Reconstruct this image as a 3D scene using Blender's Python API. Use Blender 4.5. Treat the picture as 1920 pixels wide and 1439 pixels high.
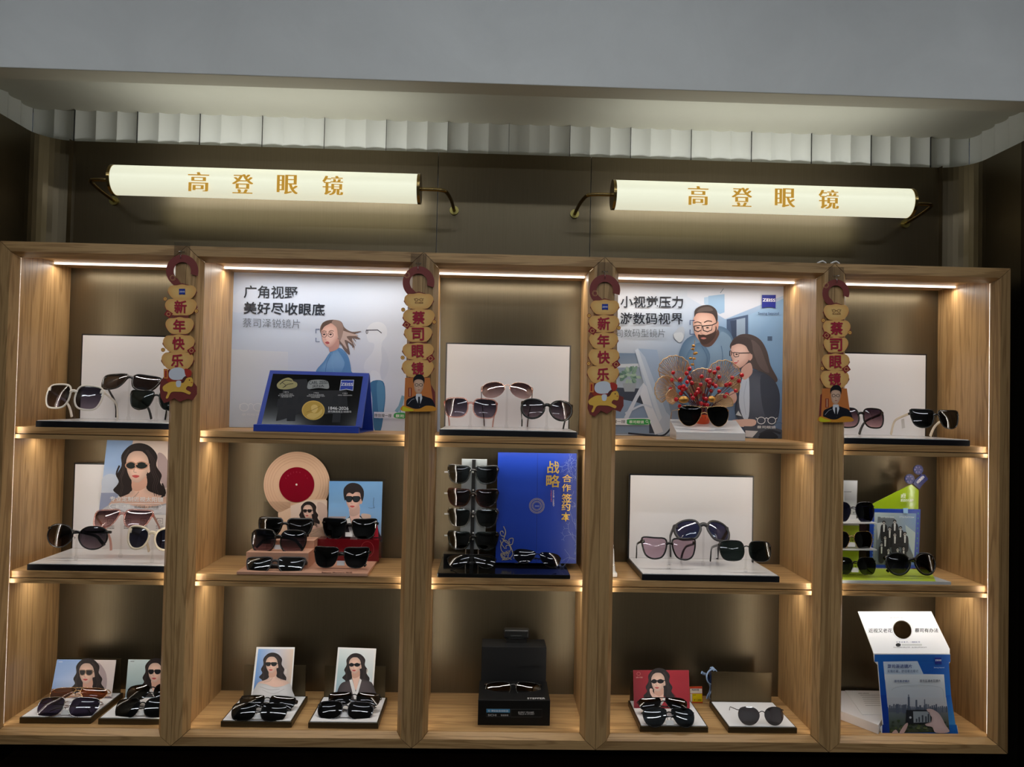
import bpy, bmesh, math, random
from mathutils import Vector, Matrix, Euler
random.seed(7)
sc = bpy.context.scene
for o in list(bpy.data.objects): bpy.data.objects.remove(o)

# ------------------------------------------------------------------ camera
FPX, YAW, PITCH, ROLL = 1447.37, .0276, .0244, .0220
CAM = Vector((1.2384, -1.9633, .8729))
_F = Vector((math.sin(YAW)*math.cos(PITCH), math.cos(YAW)*math.cos(PITCH), math.sin(PITCH)))
_R = Vector((math.cos(YAW), -math.sin(YAW), 0)); _U = _R.cross(_F)
_R2 = _R*math.cos(ROLL)+_U*math.sin(ROLL); _U2 = _U*math.cos(ROLL)-_R*math.sin(ROLL)
cd = bpy.data.cameras.new('camera'); cam = bpy.data.objects.new('camera', cd)
sc.collection.objects.link(cam); sc.camera = cam
cam.matrix_world = Matrix(((_R2.x,_U2.x,-_F.x,CAM.x),(_R2.y,_U2.y,-_F.y,CAM.y),(_R2.z,_U2.z,-_F.z,CAM.z),(0,0,0,1)))
cd.sensor_fit = 'HORIZONTAL'; cd.sensor_width = 36; cd.lens = FPX/1920*36; cd.clip_start = .05; cd.clip_end = 60

def ray(x, y): return _F*FPX + _R2*(x-960) - _U2*(y-719.5)
def atY(x, y, Y=0.):
    r = ray(x, y); return CAM + r*((Y-CAM.y)/r.y)
def atZ(x, y, Z=0.):
    r = ray(x, y); return CAM + r*((Z-CAM.z)/r.z)

# ------------------------------------------------------------------ world, exposure
w = bpy.data.worlds.new('world'); sc.world = w; w.use_nodes = True
w.node_tree.nodes['Background'].inputs[0].default_value = (.75, .85, 1, 1)
w.node_tree.nodes['Background'].inputs[1].default_value = .05
sc.view_settings.view_transform = 'Standard'; sc.view_settings.look = 'None'
sc.view_settings.exposure = 0; sc.view_settings.gamma = 1; sc.view_settings.use_curve_mapping = False
sc.cycles.use_denoising = True
sc.cycles.transparent_max_bounces = 32
sc.cycles.caustics_reflective = False; sc.cycles.caustics_refractive = False
sc.cycles.max_bounces = 6; sc.cycles.diffuse_bounces = 4; sc.cycles.glossy_bounces = 4
sc.cycles.sample_clamp_indirect = 4

def area(name, loc, size, rot, power, col=(1,.93,.82), spread=180):
    l = bpy.data.lights.new(name, 'AREA'); l.shape = 'RECTANGLE'; l.size, l.size_y = size
    l.energy = power; l.color = col; l.spread = math.radians(spread)
    o = bpy.data.objects.new(name, l); sc.collection.objects.link(o)
    o.location = loc; o.rotation_euler = rot; return o

# cabinet measures (metres; z=0 is the underside of the cabinet)
W1, W2, H = .4637, .5964, 1.25
JX = [0, W1, W1+W2, 2*W1+W2, 2*W1+2*W2, 3*W1+2*W2]
D, MW, MS, MB_, MT, MTB = .281, .026, .0385, .0334, .0373, .0185
S1, S2 = .783, .4168          # top of the upper and of the lower shelf
CEIL = H-MTB
WARM = (1, .95, .86)
# light strips of the cabinets: behind both edges of each frame, under each top board
K_V, K_T, K_U = 1.95, .8, .56
for i in range(5):
    x0, x1 = JX[i]+MW, JX[i+1]-MW; xm = (x0+x1)/2; wd = x1-x0
    for s, x in ((1, x0+.006), (-1, x1-.006)):
        area('edge_strip_light', (x, .0265, .62), (.006, 1.14), (math.radians(90), 0, math.radians(12*s)), K_V*1.0, WARM)
    area('ceiling_strip_light', (xm, .195, CEIL-.0085), (wd-.02, .008), (0, 0, 0), K_T*wd/.5, (1,.95,.88))
    for z in (S1, S2):
        area('shelf_strip_light', (xm, .13, z-.0305), (wd-.03, .010), (0, 0, 0), K_U*wd/.5, WARM)
# shop ceiling tubes behind the photographer
SHOP_LAMPS = [(-.4,-.85,1.2), (1.3,-.85,1.2), (3.0,-.85,1.2), (-.5,-1.5,1.5), (1.3,-1.5,1.5), (3.1,-1.5,1.5), (.3,-3.9,1.6), (2.2,-3.9,1.6)]
for (x, y, L) in SHOP_LAMPS:
    area('shop_tube_light', (x, y, 2.095), (L, .05), (0, 0, 0), (1.5 if y > -1 else 4.6) if y > -2 else 9, (.96,.985,1))

# the sign lamps' own glow, leaving the shades upwards, towards the wall and downwards
for (xm, L) in ((.628, .78), (1.968, .78)):
    area('sign_lamp_light', (xm, .135, 1.486), (L, .02), (math.radians(128), 0, 0), .70, (1, 1, .97))
    area('sign_lamp_light', (xm, .095, 1.486), (L, .02), (math.radians(-128), 0, 0), .42, (1, 1, .95))
    area('sign_lamp_light', (xm, .160, 1.425), (L, .05), (math.radians(62), 0, 0), .085, (1, .98, .74))

# ------------------------------------------------------------------ colour and materials
def lin(c):
    c = c/255; return c/12.92 if c <= .04045 else ((c+.055)/1.055)**2.4
def rgb(*c):
    if len(c) == 1: c = c[0]
    if isinstance(c, str): c = tuple(int(c[i:i+2],16) for i in (0,2,4))
    return (lin(c[0]), lin(c[1]), lin(c[2]), 1)
MATS = {}
def mat(name, col=(200,200,200), rough=.5, metal=0, spec=.5, emit=None, estr=1, coat=0, trans=0, alpha=1, raw=None):
    if name in MATS: return MATS[name]
    m = bpy.data.materials.new(name); m.use_nodes = True; b = m.node_tree.nodes['Principled BSDF']
    c = raw if raw else rgb(col)
    b.inputs['Base Color'].default_value = c; b.inputs['Roughness'].default_value = rough
    b.inputs['Metallic'].default_value = metal; b.inputs['Specular IOR Level'].default_value = spec
    b.inputs['Coat Weight'].default_value = coat; b.inputs['Coat Roughness'].default_value = .05
    if emit: b.inputs['Emission Color'].default_value = rgb(emit); b.inputs['Emission Strength'].default_value = estr
    MATS[name] = m; return m
def nd(m, t, **k):
    n = m.node_tree.nodes.new(t)
    for a, v in k.items():
        if a in n.inputs: n.inputs[a].default_value = v
        else: setattr(n, a, v)
    return n
def lk(m, a, b): m.node_tree.links.new(a, b)

def wood(name, axis, seed=0, base=((186,144,94),(150,112,68),(200,160,108))):
    """pale ash veneer, grain running along axis 0/1/2"""
    m = mat(name, base[0], .42); nt = m.node_tree; b = nt.nodes['Principled BSDF']
    tc = nd(m, 'ShaderNodeTexCoord'); mp = nd(m, 'ShaderNodeMapping'); lk(m, tc.outputs['Object'], mp.inputs[0])
    mp.inputs['Location'].default_value = (seed*1.37, seed*.71, seed*.53)
    sc_ = [1,1,1]; sc_[axis] = .045; mp.inputs['Scale'].default_value = sc_
    n1 = nd(m, 'ShaderNodeTexNoise', Scale=22., Detail=4., Roughness=.5, Distortion=.9); lk(m, mp.outputs[0], n1.inputs['Vector'])
    mr = nd(m, 'ShaderNodeMath', operation='MULTIPLY'); mr.inputs[1].default_value = 46; lk(m, n1.outputs['Fac'], mr.inputs[0])
    sn = nd(m, 'ShaderNodeMath', operation='SINE'); lk(m, mr.outputs[0], sn.inputs[0])
    r1 = nd(m, 'ShaderNodeMapRange'); lk(m, sn.outputs[0], r1.inputs[0]); r1.inputs[1].default_value = -1
    r1.inputs[3].default_value = 0; r1.inputs[4].default_value = 1
    n2 = nd(m, 'ShaderNodeTexNoise', Scale=420., Detail=2., Roughness=.6); lk(m, mp.outputs[0], n2.inputs['Vector'])
    n3 = nd(m, 'ShaderNodeTexNoise', Scale=5., Detail=2.); lk(m, mp.outputs[0], n3.inputs['Vector'])
    mx = nd(m, 'ShaderNodeMix', data_type='RGBA'); mx.inputs[6].default_value = rgb(base[1]); mx.inputs[7].default_value = rgb(base[2])
    cr = nd(m, 'ShaderNodeValToRGB'); cr.color_ramp.elements[0].position = 0; cr.color_ramp.elements[0].color = (.3,.3,.3,1)
    cr.color_ramp.elements[1].position = .45; cr.color_ramp.elements[1].color = (1,1,1,1); lk(m, r1.outputs[0], cr.inputs[0])
    ad = nd(m, 'ShaderNodeMath', operation='MULTIPLY'); lk(m, cr.outputs[0], ad.inputs[0])
    r2 = nd(m, 'ShaderNodeMapRange'); lk(m, n2.outputs['Fac'], r2.inputs[0]); r2.inputs[1].default_value=.3; r2.inputs[2].default_value=.6; r2.inputs[3].default_value=.7; r2.inputs[4].default_value=1
    lk(m, r2.outputs[0], ad.inputs[1]); lk(m, ad.outputs[0], mx.inputs[0])
    mx2 = nd(m, 'ShaderNodeMix', data_type='RGBA', blend_type='MULTIPLY'); mx2.inputs[0].default_value = .55
    lk(m, mx.outputs[2], mx2.inputs[6])
    r3 = nd(m, 'ShaderNodeMapRange'); lk(m, n3.outputs['Fac'], r3.inputs[0]); r3.inputs[1].default_value=.3; r3.inputs[2].default_value=.7; r3.inputs[3].default_value=.5; r3.inputs[4].default_value=1.1
    cc = nd(m, 'ShaderNodeCombineColor'); [lk(m, r3.outputs[0], cc.inputs[k]) for k in range(3)]
    lk(m, cc.outputs[0], mx2.inputs[7]); lk(m, mx2.outputs[2], b.inputs['Base Color'])
    bp = nd(m, 'ShaderNodeBump', Strength=.12, Distance=.001); lk(m, n2.outputs['Fac'], bp.inputs['Height']); lk(m, bp.outputs[0], b.inputs['Normal'])
    return m
WX = [wood('ash_wood_horizontal', 0, 1), wood('ash_wood_horizontal_b', 0, 5)]
WZ = [wood('ash_wood_vertical', 2, 2), wood('ash_wood_vertical_b', 2, 8), wood('ash_wood_vertical_c', 2, 13)]

def bronze(name, c1=(110,99,80), c2=(97,87,68), rough=.31):
    m = mat(name, c1, rough, .88); b = m.node_tree.nodes['Principled BSDF']
    tc = nd(m, 'ShaderNodeTexCoord'); mp = nd(m, 'ShaderNodeMapping'); lk(m, tc.outputs['Object'], mp.inputs[0]); mp.inputs['Scale'].default_value = (1,1,.01)
    n = nd(m, 'ShaderNodeTexNoise', Scale=900., Detail=2.); lk(m, mp.outputs[0], n.inputs['Vector'])
    n2 = nd(m, 'ShaderNodeTexNoise', Scale=3., Detail=3.); lk(m, tc.outputs['Object'], n2.inputs['Vector'])
    mx = nd(m, 'ShaderNodeMix', data_type='RGBA'); mx.inputs[6].default_value = rgb(c2); mx.inputs[7].default_value = rgb(c1); lk(m, n.outputs['Fac'], mx.inputs[0])
    lk(m, mx.outputs[2], b.inputs['Base Color'])
    r = nd(m, 'ShaderNodeMapRange'); lk(m, n2.outputs['Fac'], r.inputs[0]); r.inputs[3].default_value = rough-.05; r.inputs[4].default_value = rough+.08
    lk(m, r.outputs[0], b.inputs['Roughness'])
    bp = nd(m, 'ShaderNodeBump', Strength=.05, Distance=.0005); lk(m, n.outputs['Fac'], bp.inputs['Height']); lk(m, bp.outputs[0], b.inputs['Normal'])
    return m
BRONZE = bronze('brushed_bronze'); BRONZE_D = bronze('brushed_bronze_tray', (96,84,62), (84,72,52), .36)

def plaster(name, col, amp=.06, s=6, rough=.8):
    m = mat(name, col, rough, spec=.2); b = m.node_tree.nodes['Principled BSDF']
    tc = nd(m, 'ShaderNodeTexCoord')
    n = nd(m, 'ShaderNodeTexNoise', Scale=float(s), Detail=6., Roughness=.62, Distortion=.6); lk(m, tc.outputs['Object'], n.inputs['Vector'])
    a = rgb(col); mx = nd(m, 'ShaderNodeMix', data_type='RGBA')
    mx.inputs[6].default_value = tuple(v*(1-amp*2) for v in a[:3])+(1,); mx.inputs[7].default_value = tuple(min(1,v*(1+amp*2)) for v in a[:3])+(1,)
    lk(m, n.outputs['Fac'], mx.inputs[0]); lk(m, mx.outputs[2], b.inputs['Base Color'])
    return m

def clear(name='clear_acrylic', col=(.97,.97,.97), ior=1.45, gl=1.0):
    if name in MATS: return MATS[name]
    m = bpy.data.materials.new(name); m.use_nodes = True; nt = m.node_tree; nt.nodes.clear()
    o = nd(m, 'ShaderNodeOutputMaterial'); t = nd(m, 'ShaderNodeBsdfTransparent'); t.inputs[0].default_value = (*col,1)
    g = nd(m, 'ShaderNodeBsdfGlossy'); g.inputs['Roughness'].default_value = .03
    f = nd(m, 'ShaderNodeLayerWeight'); f.inputs[0].default_value = .5; f0 = ((ior-1)/(ior+1))**2
    pw = nd(m, 'ShaderNodeMath', operation='POWER'); pw.inputs[1].default_value = 5; lk(m, f.outputs['Facing'], pw.inputs[0])
    ma = nd(m, 'ShaderNodeMath', operation='MULTIPLY_ADD'); ma.inputs[1].default_value = 1-f0; ma.inputs[2].default_value = f0; lk(m, pw.outputs[0], ma.inputs[0])
    mu = nd(m, 'ShaderNodeMath', operation='MULTIPLY'); mu.inputs[1].default_value = gl; mu.use_clamp = True; lk(m, ma.outputs[0], mu.inputs[0])
    mx = nd(m, 'ShaderNodeMixShader'); lk(m, mu.outputs[0], mx.inputs[0]); lk(m, t.outputs[0], mx.inputs[1]); lk(m, g.outputs[0], mx.inputs[2]); lk(m, mx.outputs[0], o.inputs[0])
    MATS[name] = m; return m
def lens(name, top, bot=None, gl=1.3, ior=1.6):
    """tinted spectacle lens, colour = what passes through both faces, graded top to bottom in the lens itself"""
    if name in MATS: return MATS[name]
    m = clear(name, (1,1,1), ior, gl); nt = m.node_tree
    t = [n for n in nt.nodes if n.type == 'BSDF_TRANSPARENT'][0]
    q = lambda c: tuple(math.sqrt(lin(v)) for v in c)+(1,)
    if bot is None: t.inputs[0].default_value = q(top)
    else:
        tc = nd(m, 'ShaderNodeTexCoord'); sp = nd(m, 'ShaderNodeSeparateXYZ'); lk(m, tc.outputs['Generated'], sp.inputs[0])
        cr = nd(m, 'ShaderNodeValToRGB'); cr.color_ramp.elements[0].color = q(bot); cr.color_ramp.elements[1].color = q(top)
        cr.color_ramp.elements[0].position = .05; cr.color_ramp.elements[1].position = .85
        lk(m, sp.outputs[2], cr.inputs[0]); lk(m, cr.outputs[0], t.inputs[0])
    return m
CLEAR = clear()
PRINT = bpy.data.materials.new('printed_paper'); PRINT.use_nodes = True
_b = PRINT.node_tree.nodes['Principled BSDF']; _b.inputs['Roughness'].default_value = .45; _b.inputs['Specular IOR Level'].default_value = .3
_a = nd(PRINT, 'ShaderNodeVertexColor', layer_name='Col'); lk(PRINT, _a.outputs[0], _b.inputs['Base Color'])
LED = mat('led_diffuser', (255,255,255), emit=(255,248,236), estr=2.6)
LEDV = mat('led_edge_diffuser', (255,255,255), emit=(255,236,204), estr=1.5)
GOLD = mat('gold_foil', (214,170,72), .28, .9)
BRASS = mat('polished_brass', (150,128,82), .16, 1)
BLACK = mat('black_matt', (14,14,15), .5); BLACKG = mat('black_gloss', (8,8,9), .12)
WHITEB = mat('white_board', (232,230,232), .35); WHITEG = mat('white_gloss', (225,224,224), .2)
STEEL = mat('polished_steel', (205,205,208), .15, 1); DSTEEL = mat('gunmetal', (90,90,95), .25, 1)
GOLDW = mat('gold_wire', (230,190,140), .2, 1)

# ------------------------------------------------------------------ mesh helpers
COL = sc.collection
INV = {}
def empty(name, loc, label=None, cat=None, group=None, rot=(0,0,0)):
    o = bpy.data.objects.new(name, None); COL.objects.link(o); o.location = loc; o.rotation_euler = rot
    o.empty_display_size = .02
    INV[o.name] = Matrix.LocRotScale(Vector(loc), Euler(rot), None).inverted()
    tag(o, label, cat, group); return o
def tag(o, label=None, cat=None, group=None, kind=None):
    if label: o['label'] = label
    if cat: o['category'] = cat
    if group: o['group'] = group
    if kind: o['kind'] = kind
    return o
class MB:
    def __init__(s): s.v = []; s.f = []; s.m = []; s.c = []; s.sm = []
    def add(s, vs, fs, mi=0, col=None, smooth=False):
        n = len(s.v); s.v += [tuple(p) for p in vs]
        for f in fs: s.f.append(tuple(i+n for i in f)); s.m.append(mi); s.c.append(col); s.sm.append(smooth)
        return s
    def box(s, a, b, mi=0, M=None):
        (x0,y0,z0),(x1,y1,z1) = a, b
        vs = [(x0,y0,z0),(x1,y0,z0),(x1,y1,z0),(x0,y1,z0),(x0,y0,z1),(x1,y0,z1),(x1,y1,z1),(x0,y1,z1)]
        if M: vs = [M @ Vector(p) for p in vs]
        return s.add(vs, [(0,3,2,1),(4,5,6,7),(0,1,5,4),(1,2,6,5),(2,3,7,6),(3,0,4,7)], mi)
    def hexa(s, vs, mi=0):
        return s.add(vs, [(0,3,2,1),(4,5,6,7),(0,1,5,4),(1,2,6,5),(2,3,7,6),(3,0,4,7)], mi)
    def prism(s, poly, ext, mi=0, smooth=False):
        """closed polygon of 3-D points pushed along the vector ext"""
        n = len(poly); e = Vector(ext); a = [Vector(p) for p in poly]; b = [p+e for p in a]
        s.add(a+b, [tuple(range(n)), tuple(range(2*n-1, n-1, -1))], mi)
        return s.add(a+b, [(i, i+n, (i+1)%n+n, (i+1)%n) for i in range(n)], mi, None, smooth)
    def tube(s, pts, r, n=8, mi=0, caps=True, closed=False, flat=None):
        """round (or flattened) bar along pts; r a number or one per point; flat=(a,b) semi-axes with b along world-ish z"""
        pts = [Vector(p) for p in pts]; N = len(pts); vs = []
        up0 = None
        for i, p in enumerate(pts):
            if closed: t = pts[(i+1)%N]-pts[i-1]
            else: t = pts[min(i+1,N-1)]-pts[max(i-1,0)]
            t.normalize()
            if up0 is None or flat:
                ref = Vector((0,0,1)) if abs(t.z) < .9 else Vector((0,-1,0))
                if flat and up0 is not None: ref = up0
                u = ref.cross(t)
                if u.length < 1e-6: u = Vector((1,0,0)).cross(t)
                u.normalize(); v = t.cross(u)
            else:
                v = up0-t*up0.dot(t)
                if v.length < 1e-6: v = Vector((0,0,1))
                v.normalize(); u = v.cross(t)
            up0 = v
            ra, rb = (flat if flat else ((r[i] if hasattr(r,'__len__') else r),)*2)
            if flat and hasattr(r,'__len__'): ra, rb = ra*r[i], rb*r[i]
            for k in range(n):
                a = 2*math.pi*k/n
                ca, sa = math.cos(a), math.sin(a)
                if flat: ca = math.copysign(abs(ca)**.6, ca); sa = math.copysign(abs(sa)**.6, sa)
                vs.append(p+u*(ra*ca)+v*(rb*sa))
        M_ = N if closed else N-1
        fs = [(i*n+k, i*n+(k+1)%n, ((i+1)%N)*n+(k+1)%n, ((i+1)%N)*n+k) for i in range(M_) for k in range(n)]
        s.add(vs, fs, mi, None, True)
        if caps and not closed:
            s.add(vs[:n], [tuple(range(n-1,-1,-1))], mi); s.add(vs[-n:], [tuple(range(n))], mi)
        return s
    def cyl(s, a, b, r, n=24, mi=0, r2=None, smooth=True):
        return s.tube([a, b], [r, r if r2 is None else r2], n, mi)
    def ball(s, c, r, n=10, mi=0, sc_=(1,1,1)):
        vs = []; fs = []; m = max(4, n//2)
        for i in range(m+1):
            th = math.pi*i/m
            for k in range(n):
                ph = 2*math.pi*k/n
                vs.append((c[0]+r*sc_[0]*math.sin(th)*math.cos(ph), c[1]+r*sc_[1]*math.sin(th)*math.sin(ph), c[2]+r*sc_[2]*math.cos(th)))
        for i in range(m):
            for k in range(n): fs.append((i*n+k, (i+1)*n+k, (i+1)*n+(k+1)%n, i*n+(k+1)%n))
        return s.add(vs, fs, mi, None, True)
    def xf(s, M):
        s.v = [tuple(M @ Vector(p)) for p in s.v]; return s
    def build(s, name, mats, parent=None, world=False):
        me = bpy.data.meshes.new(name); vs = s.v
        if parent is not None and world:
            top = parent
            while top.parent: top = top.parent
            M = INV[top.name]; vs = [tuple(M @ Vector(p)) for p in vs]
        me.from_pydata(vs, [], s.f)
        if not isinstance(mats, (list,tuple)): mats = [mats]
        for m in mats: me.materials.append(m)
        me.polygons.foreach_set('material_index', s.m); me.polygons.foreach_set('use_smooth', s.sm)
        if any(c is not None for c in s.c):
            ca = me.color_attributes.new('Col', 'FLOAT_COLOR', 'CORNER'); li = 0
            for f, c in zip(s.f, s.c):
                for k in range(len(f)):
                    q = (c[k] if (c is not None and isinstance(c[0], tuple)) else c) or (.5,.5,.5,1)
                    ca.data[li].color = q; li += 1
        me.update(); o = bpy.data.objects.new(name, me); COL.objects.link(o)
        if parent is not None: o.parent = parent
        return o
def struct(name, mb, m):
    o = mb.build(name, m); o['kind'] = 'structure'; return o
def bev(o, wdt=.001, seg=2):
    b = o.modifiers.new('bevel', 'BEVEL'); b.width = wdt; b.segments = seg; b.limit_method = 'ANGLE'; b.angle_limit = math.radians(40); return o
def spline(pts, n=4, closed=True):
    """Catmull-Rom through pts (tuples of any size)"""
    P = [Vector(p) for p in pts]; N = len(P); out = []
    for i in range(N if closed else N-1):
        p1, p2 = P[i], P[(i+1)%N]
        p0 = P[i-1] if closed or i > 0 else p1; p3 = P[(i+2)%N] if closed or i < N-2 else p2
        for k in range(n):
            t = k/n; out.append(.5*((2*p1)+(p2-p0)*t+(2*p0-5*p1+4*p2-p3)*t*t+(3*p1-p0-3*p2+p3)*t**3))
    if not closed: out.append(P[-1])
    return out

# ------------------------------------------------------------------ printed artwork on real planes
class Art:
    """artwork on a real plane: points are read off the photograph (crop origin zx,zy, crop scale s) and cast on the plane"""
    def __init__(s, p0, nrm, zoom=(0,0,1), step=.00004, lift=.0004):
        s.p0 = Vector(p0); s.n = Vector(nrm).normalized(); s.z = zoom; s.mb = MB(); s.k = 0; s.step = step; s.lift = lift
    def P(s, x, y, lift=None):
        px, py = s.z[0]+x/s.z[2], s.z[1]+y/s.z[2]; r = ray(px, py)
        return CAM + r*((s.p0-CAM).dot(s.n)/r.dot(s.n)) + s.n*(lift if lift is not None else s.lift+s.k*s.step)
    def poly(s, pts, col):
        s.k += 1; vs = [s.P(*p) for p in pts]
        a = sum(((vs[i]-vs[0]).cross(vs[(i+1)%len(vs)]-vs[0])).dot(s.n) for i in range(1, len(vs)-1))
        if a < 0: vs.reverse()
        s.mb.add(vs, [tuple(range(len(vs)))], 0, rgb(col)); return s
    def blob(s, pts, col, n=4, ctr=None, at=None):
        P_ = [tuple(p) for p in spline(pts, n)]
        if ctr is None: return s.poly(P_, col)
        cx, cy = at or (sum(p[0] for p in pts)/len(pts), sum(p[1] for p in pts)/len(pts)); s.k += 1; a, b = rgb(col), rgb(ctr)
        Q_ = [(cx+(x-cx)*.55, cy+(y-cy)*.55) for x, y in P_]; m = tuple(v*.25+w_*.75 for v, w_ in zip(a, b))
        O, I, c = [s.P(*p) for p in P_], [s.P(*p) for p in Q_], s.P(cx, cy)
        for i in range(len(P_)):
            j = (i+1)%len(P_)
            for vs, cs in (([O[i],O[j],I[j],I[i]], (a,a,m,m)), ([I[i],I[j],c], (m,m,b))):
                if ((vs[1]-vs[0]).cross(vs[2]-vs[0])).dot(s.n) < 0: vs = vs[::-1]; cs = cs[::-1]
                s.mb.add(vs, [tuple(range(len(vs)))], 0, cs)
        return s
    def ell(s, cx, cy, rx, ry, col, rot=0, n=24):
        c, q = math.cos(rot), math.sin(rot)
        return s.poly([(cx+rx*math.cos(a)*c-ry*math.sin(a)*q, cy+rx*math.cos(a)*q+ry*math.sin(a)*c) for a in [2*math.pi*i/n for i in range(n)]], col)
    def ring(s, cx, cy, rx, ry, t, col, n=20, a0=0, a1=2*math.pi):
        return s.line([(cx+rx*math.cos(a0+(a1-a0)*i/n), cy+ry*math.sin(a0+(a1-a0)*i/n)) for i in range(n+1)], t, col)
    def line(s, pts, t, col):
        s.k += 1; L = []; R = []
        for i, p in enumerate(pts):
            a = Vector(pts[max(i-1,0)]); b = Vector(pts[min(i+1,len(pts)-1)]); d = b-a
            if d.length < 1e-9: d = Vector((1,0))
            d.normalize(); q = Vector((-d.y, d.x))*(t/2); tp = Vector(p)
            L.append(s.P(*(tp+q))); R.append(s.P(*(tp-q)))
        for i in range(len(pts)-1):
            vs = [L[i], L[i+1], R[i+1], R[i]]
            if ((vs[1]-vs[0]).cross(vs[2]-vs[0])).dot(s.n) < 0: vs.reverse()
            s.mb.add(vs, [(0,1,2,3)], 0, rgb(col))
        return s
    def curve(s, pts, t, col, n=4): return s.line([tuple(p) for p in spline(pts, n, False)], t, col)
    def grad(s, c4, cols, nx=1, ny=1):
        """bilinear patch between four corners tl,tr,br,bl; cols rows of colours from top to bottom, each row left to right"""
        s.k += 1; tl, tr, br, bl = [Vector(p) for p in c4]; C_ = [[rgb(c) for c in r] for r in cols]; ny = len(C_)-1; nx = len(C_[0])-1
        def q(u, v): return (tl*(1-u)+tr*u)*(1-v)+(bl*(1-u)+br*u)*v
        for j in range(ny):
            for i in range(nx):
                vs = [s.P(*q(i/nx, (j+1)/ny)), s.P(*q((i+1)/nx, (j+1)/ny)), s.P(*q((i+1)/nx, j/ny)), s.P(*q(i/nx, j/ny))]
                cs = (C_[j+1][i], C_[j+1][i+1], C_[j][i+1], C_[j][i])
                if ((vs[1]-vs[0]).cross(vs[2]-vs[0])).dot(s.n) < 0: vs.reverse(); cs = cs[::-1]
                s.mb.add(vs, [(0,1,2,3)], 0, cs)
        return s
    def text(s, body, bl, br, hgt, col, parent, bold=0, name='lettering', lab=None, mt=None):
        """body set between the crop points bl..br (bottom corners), hgt crop pixels tall"""
        s.k += 1
        A = s.P(*bl); B = s.P(*br); d = Vector(br)-Vector(bl); up = Vector((d.y, -d.x)).normalized()*hgt
        T = s.P(bl[0]+up.x, bl[1]+up.y)
        TEXTS.append((body, A.copy(), B-A, T-A, mt or ink(col), parent, bold, name, lab)); return s
    def done(s, name, parent):
        return s.mb.build(name, PRINT, parent, True)
TEXTS = []
def ink(c):
    if not isinstance(c, str): c = '%02x%02x%02x' % tuple(c)
    return mat('ink_'+c, tuple(int(c[i:i+2],16) for i in (0,2,4)), .45, spec=.3)
def flush_texts():
    cs = []
    for t in TEXTS:
        cu = bpy.data.curves.new('text', 'FONT'); cu.body = t[0]; cu.resolution_u = 3; cu.fill_mode = 'FRONT'; cu.offset = -.008 if t[6] == 9 else (t[6] if t[6] < .02 else 0); cu.dimensions = '2D'
        o = bpy.data.objects.new('text', cu); COL.objects.link(o); cs.append(o)
    dg = bpy.context.evaluated_depsgraph_get(); dg.update()
    for t, o in zip(TEXTS, cs):
        body, A, ex, ey, mt, parent, bold, name, lab = t
        me = bpy.data.meshes.new_from_object(o.evaluated_get(dg))
        if not me.vertices: continue
        xs = [v.co.x for v in me.vertices]; ys = [v.co.y for v in me.vertices]
        x0, x1, y0, y1 = min(xs), max(xs), min(ys), max(ys); q = MB()
        dx, dy = max(x1-x0,1e-6), max(y1-y0,1e-6)
        q.add([A+ex*((v.co.x-x0)/dx)+ey*((v.co.y-y0)/dy) for v in me.vertices], [tuple(p.vertices) for p in me.polygons])
        if t[6] == 9:      # brush-like face: heavy uprights, fine horizontals, small slab ends
            base = list(q.v); fs = list(q.f)
            nz_ = ex.cross(ey).normalized()
            for a in (-.045,-.034,-.022,-.011,.011,.022,.034,.045): q.add([Vector(p)+ex*a+nz_*(2e-4*(a+.05)) for p in base], fs)
        elif t[6] > .02:
            base = list(q.v); fs = list(q.f); k = .028
            nz_ = ex.cross(ey).normalized(); kk = 0
            for a, b in ((1,0),(-1,0),(0,1),(0,-1),(.7,.7),(-.7,-.7),(.7,-.7),(-.7,.7),(.5,0),(-.5,0)):
                kk += 1; q.add([Vector(p)+ex*a*k+ey*b*k+nz_*(1.5e-5*kk) for p in base], fs)
        ob = q.build(name, mt, parent, True)
        if lab: ob['label'] = lab
    for o in cs:
        c = o.data; bpy.data.objects.remove(o); bpy.data.curves.remove(c)
# ================================================================== the room
PL_GREY = plaster('grey_plaster', (218,218,215), .06, 5); PL_CREAM = plaster('cream_plaster', (205,204,190), .03, 4)
SCW = mat('white_fluted_panel', (232,234,230), .55)
DARKF = mat('shop_wall_grey', (150,150,148), .8); FLOORM = plaster('floor_tile', (120,116,108), .05, 2, .4)
LX, RX, WT, FL, RC = -.066, 2.65, 1.603, -.65, 2.15     # side walls, wall top, floor, shop ceiling
def arc(cx, cy, r, a0, a1, n=10): return [(cx+r*math.cos(math.radians(a0+(a1-a0)*i/n)), cy+r*math.sin(math.radians(a0+(a1-a0)*i/n))) for i in range(n+1)]
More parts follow.
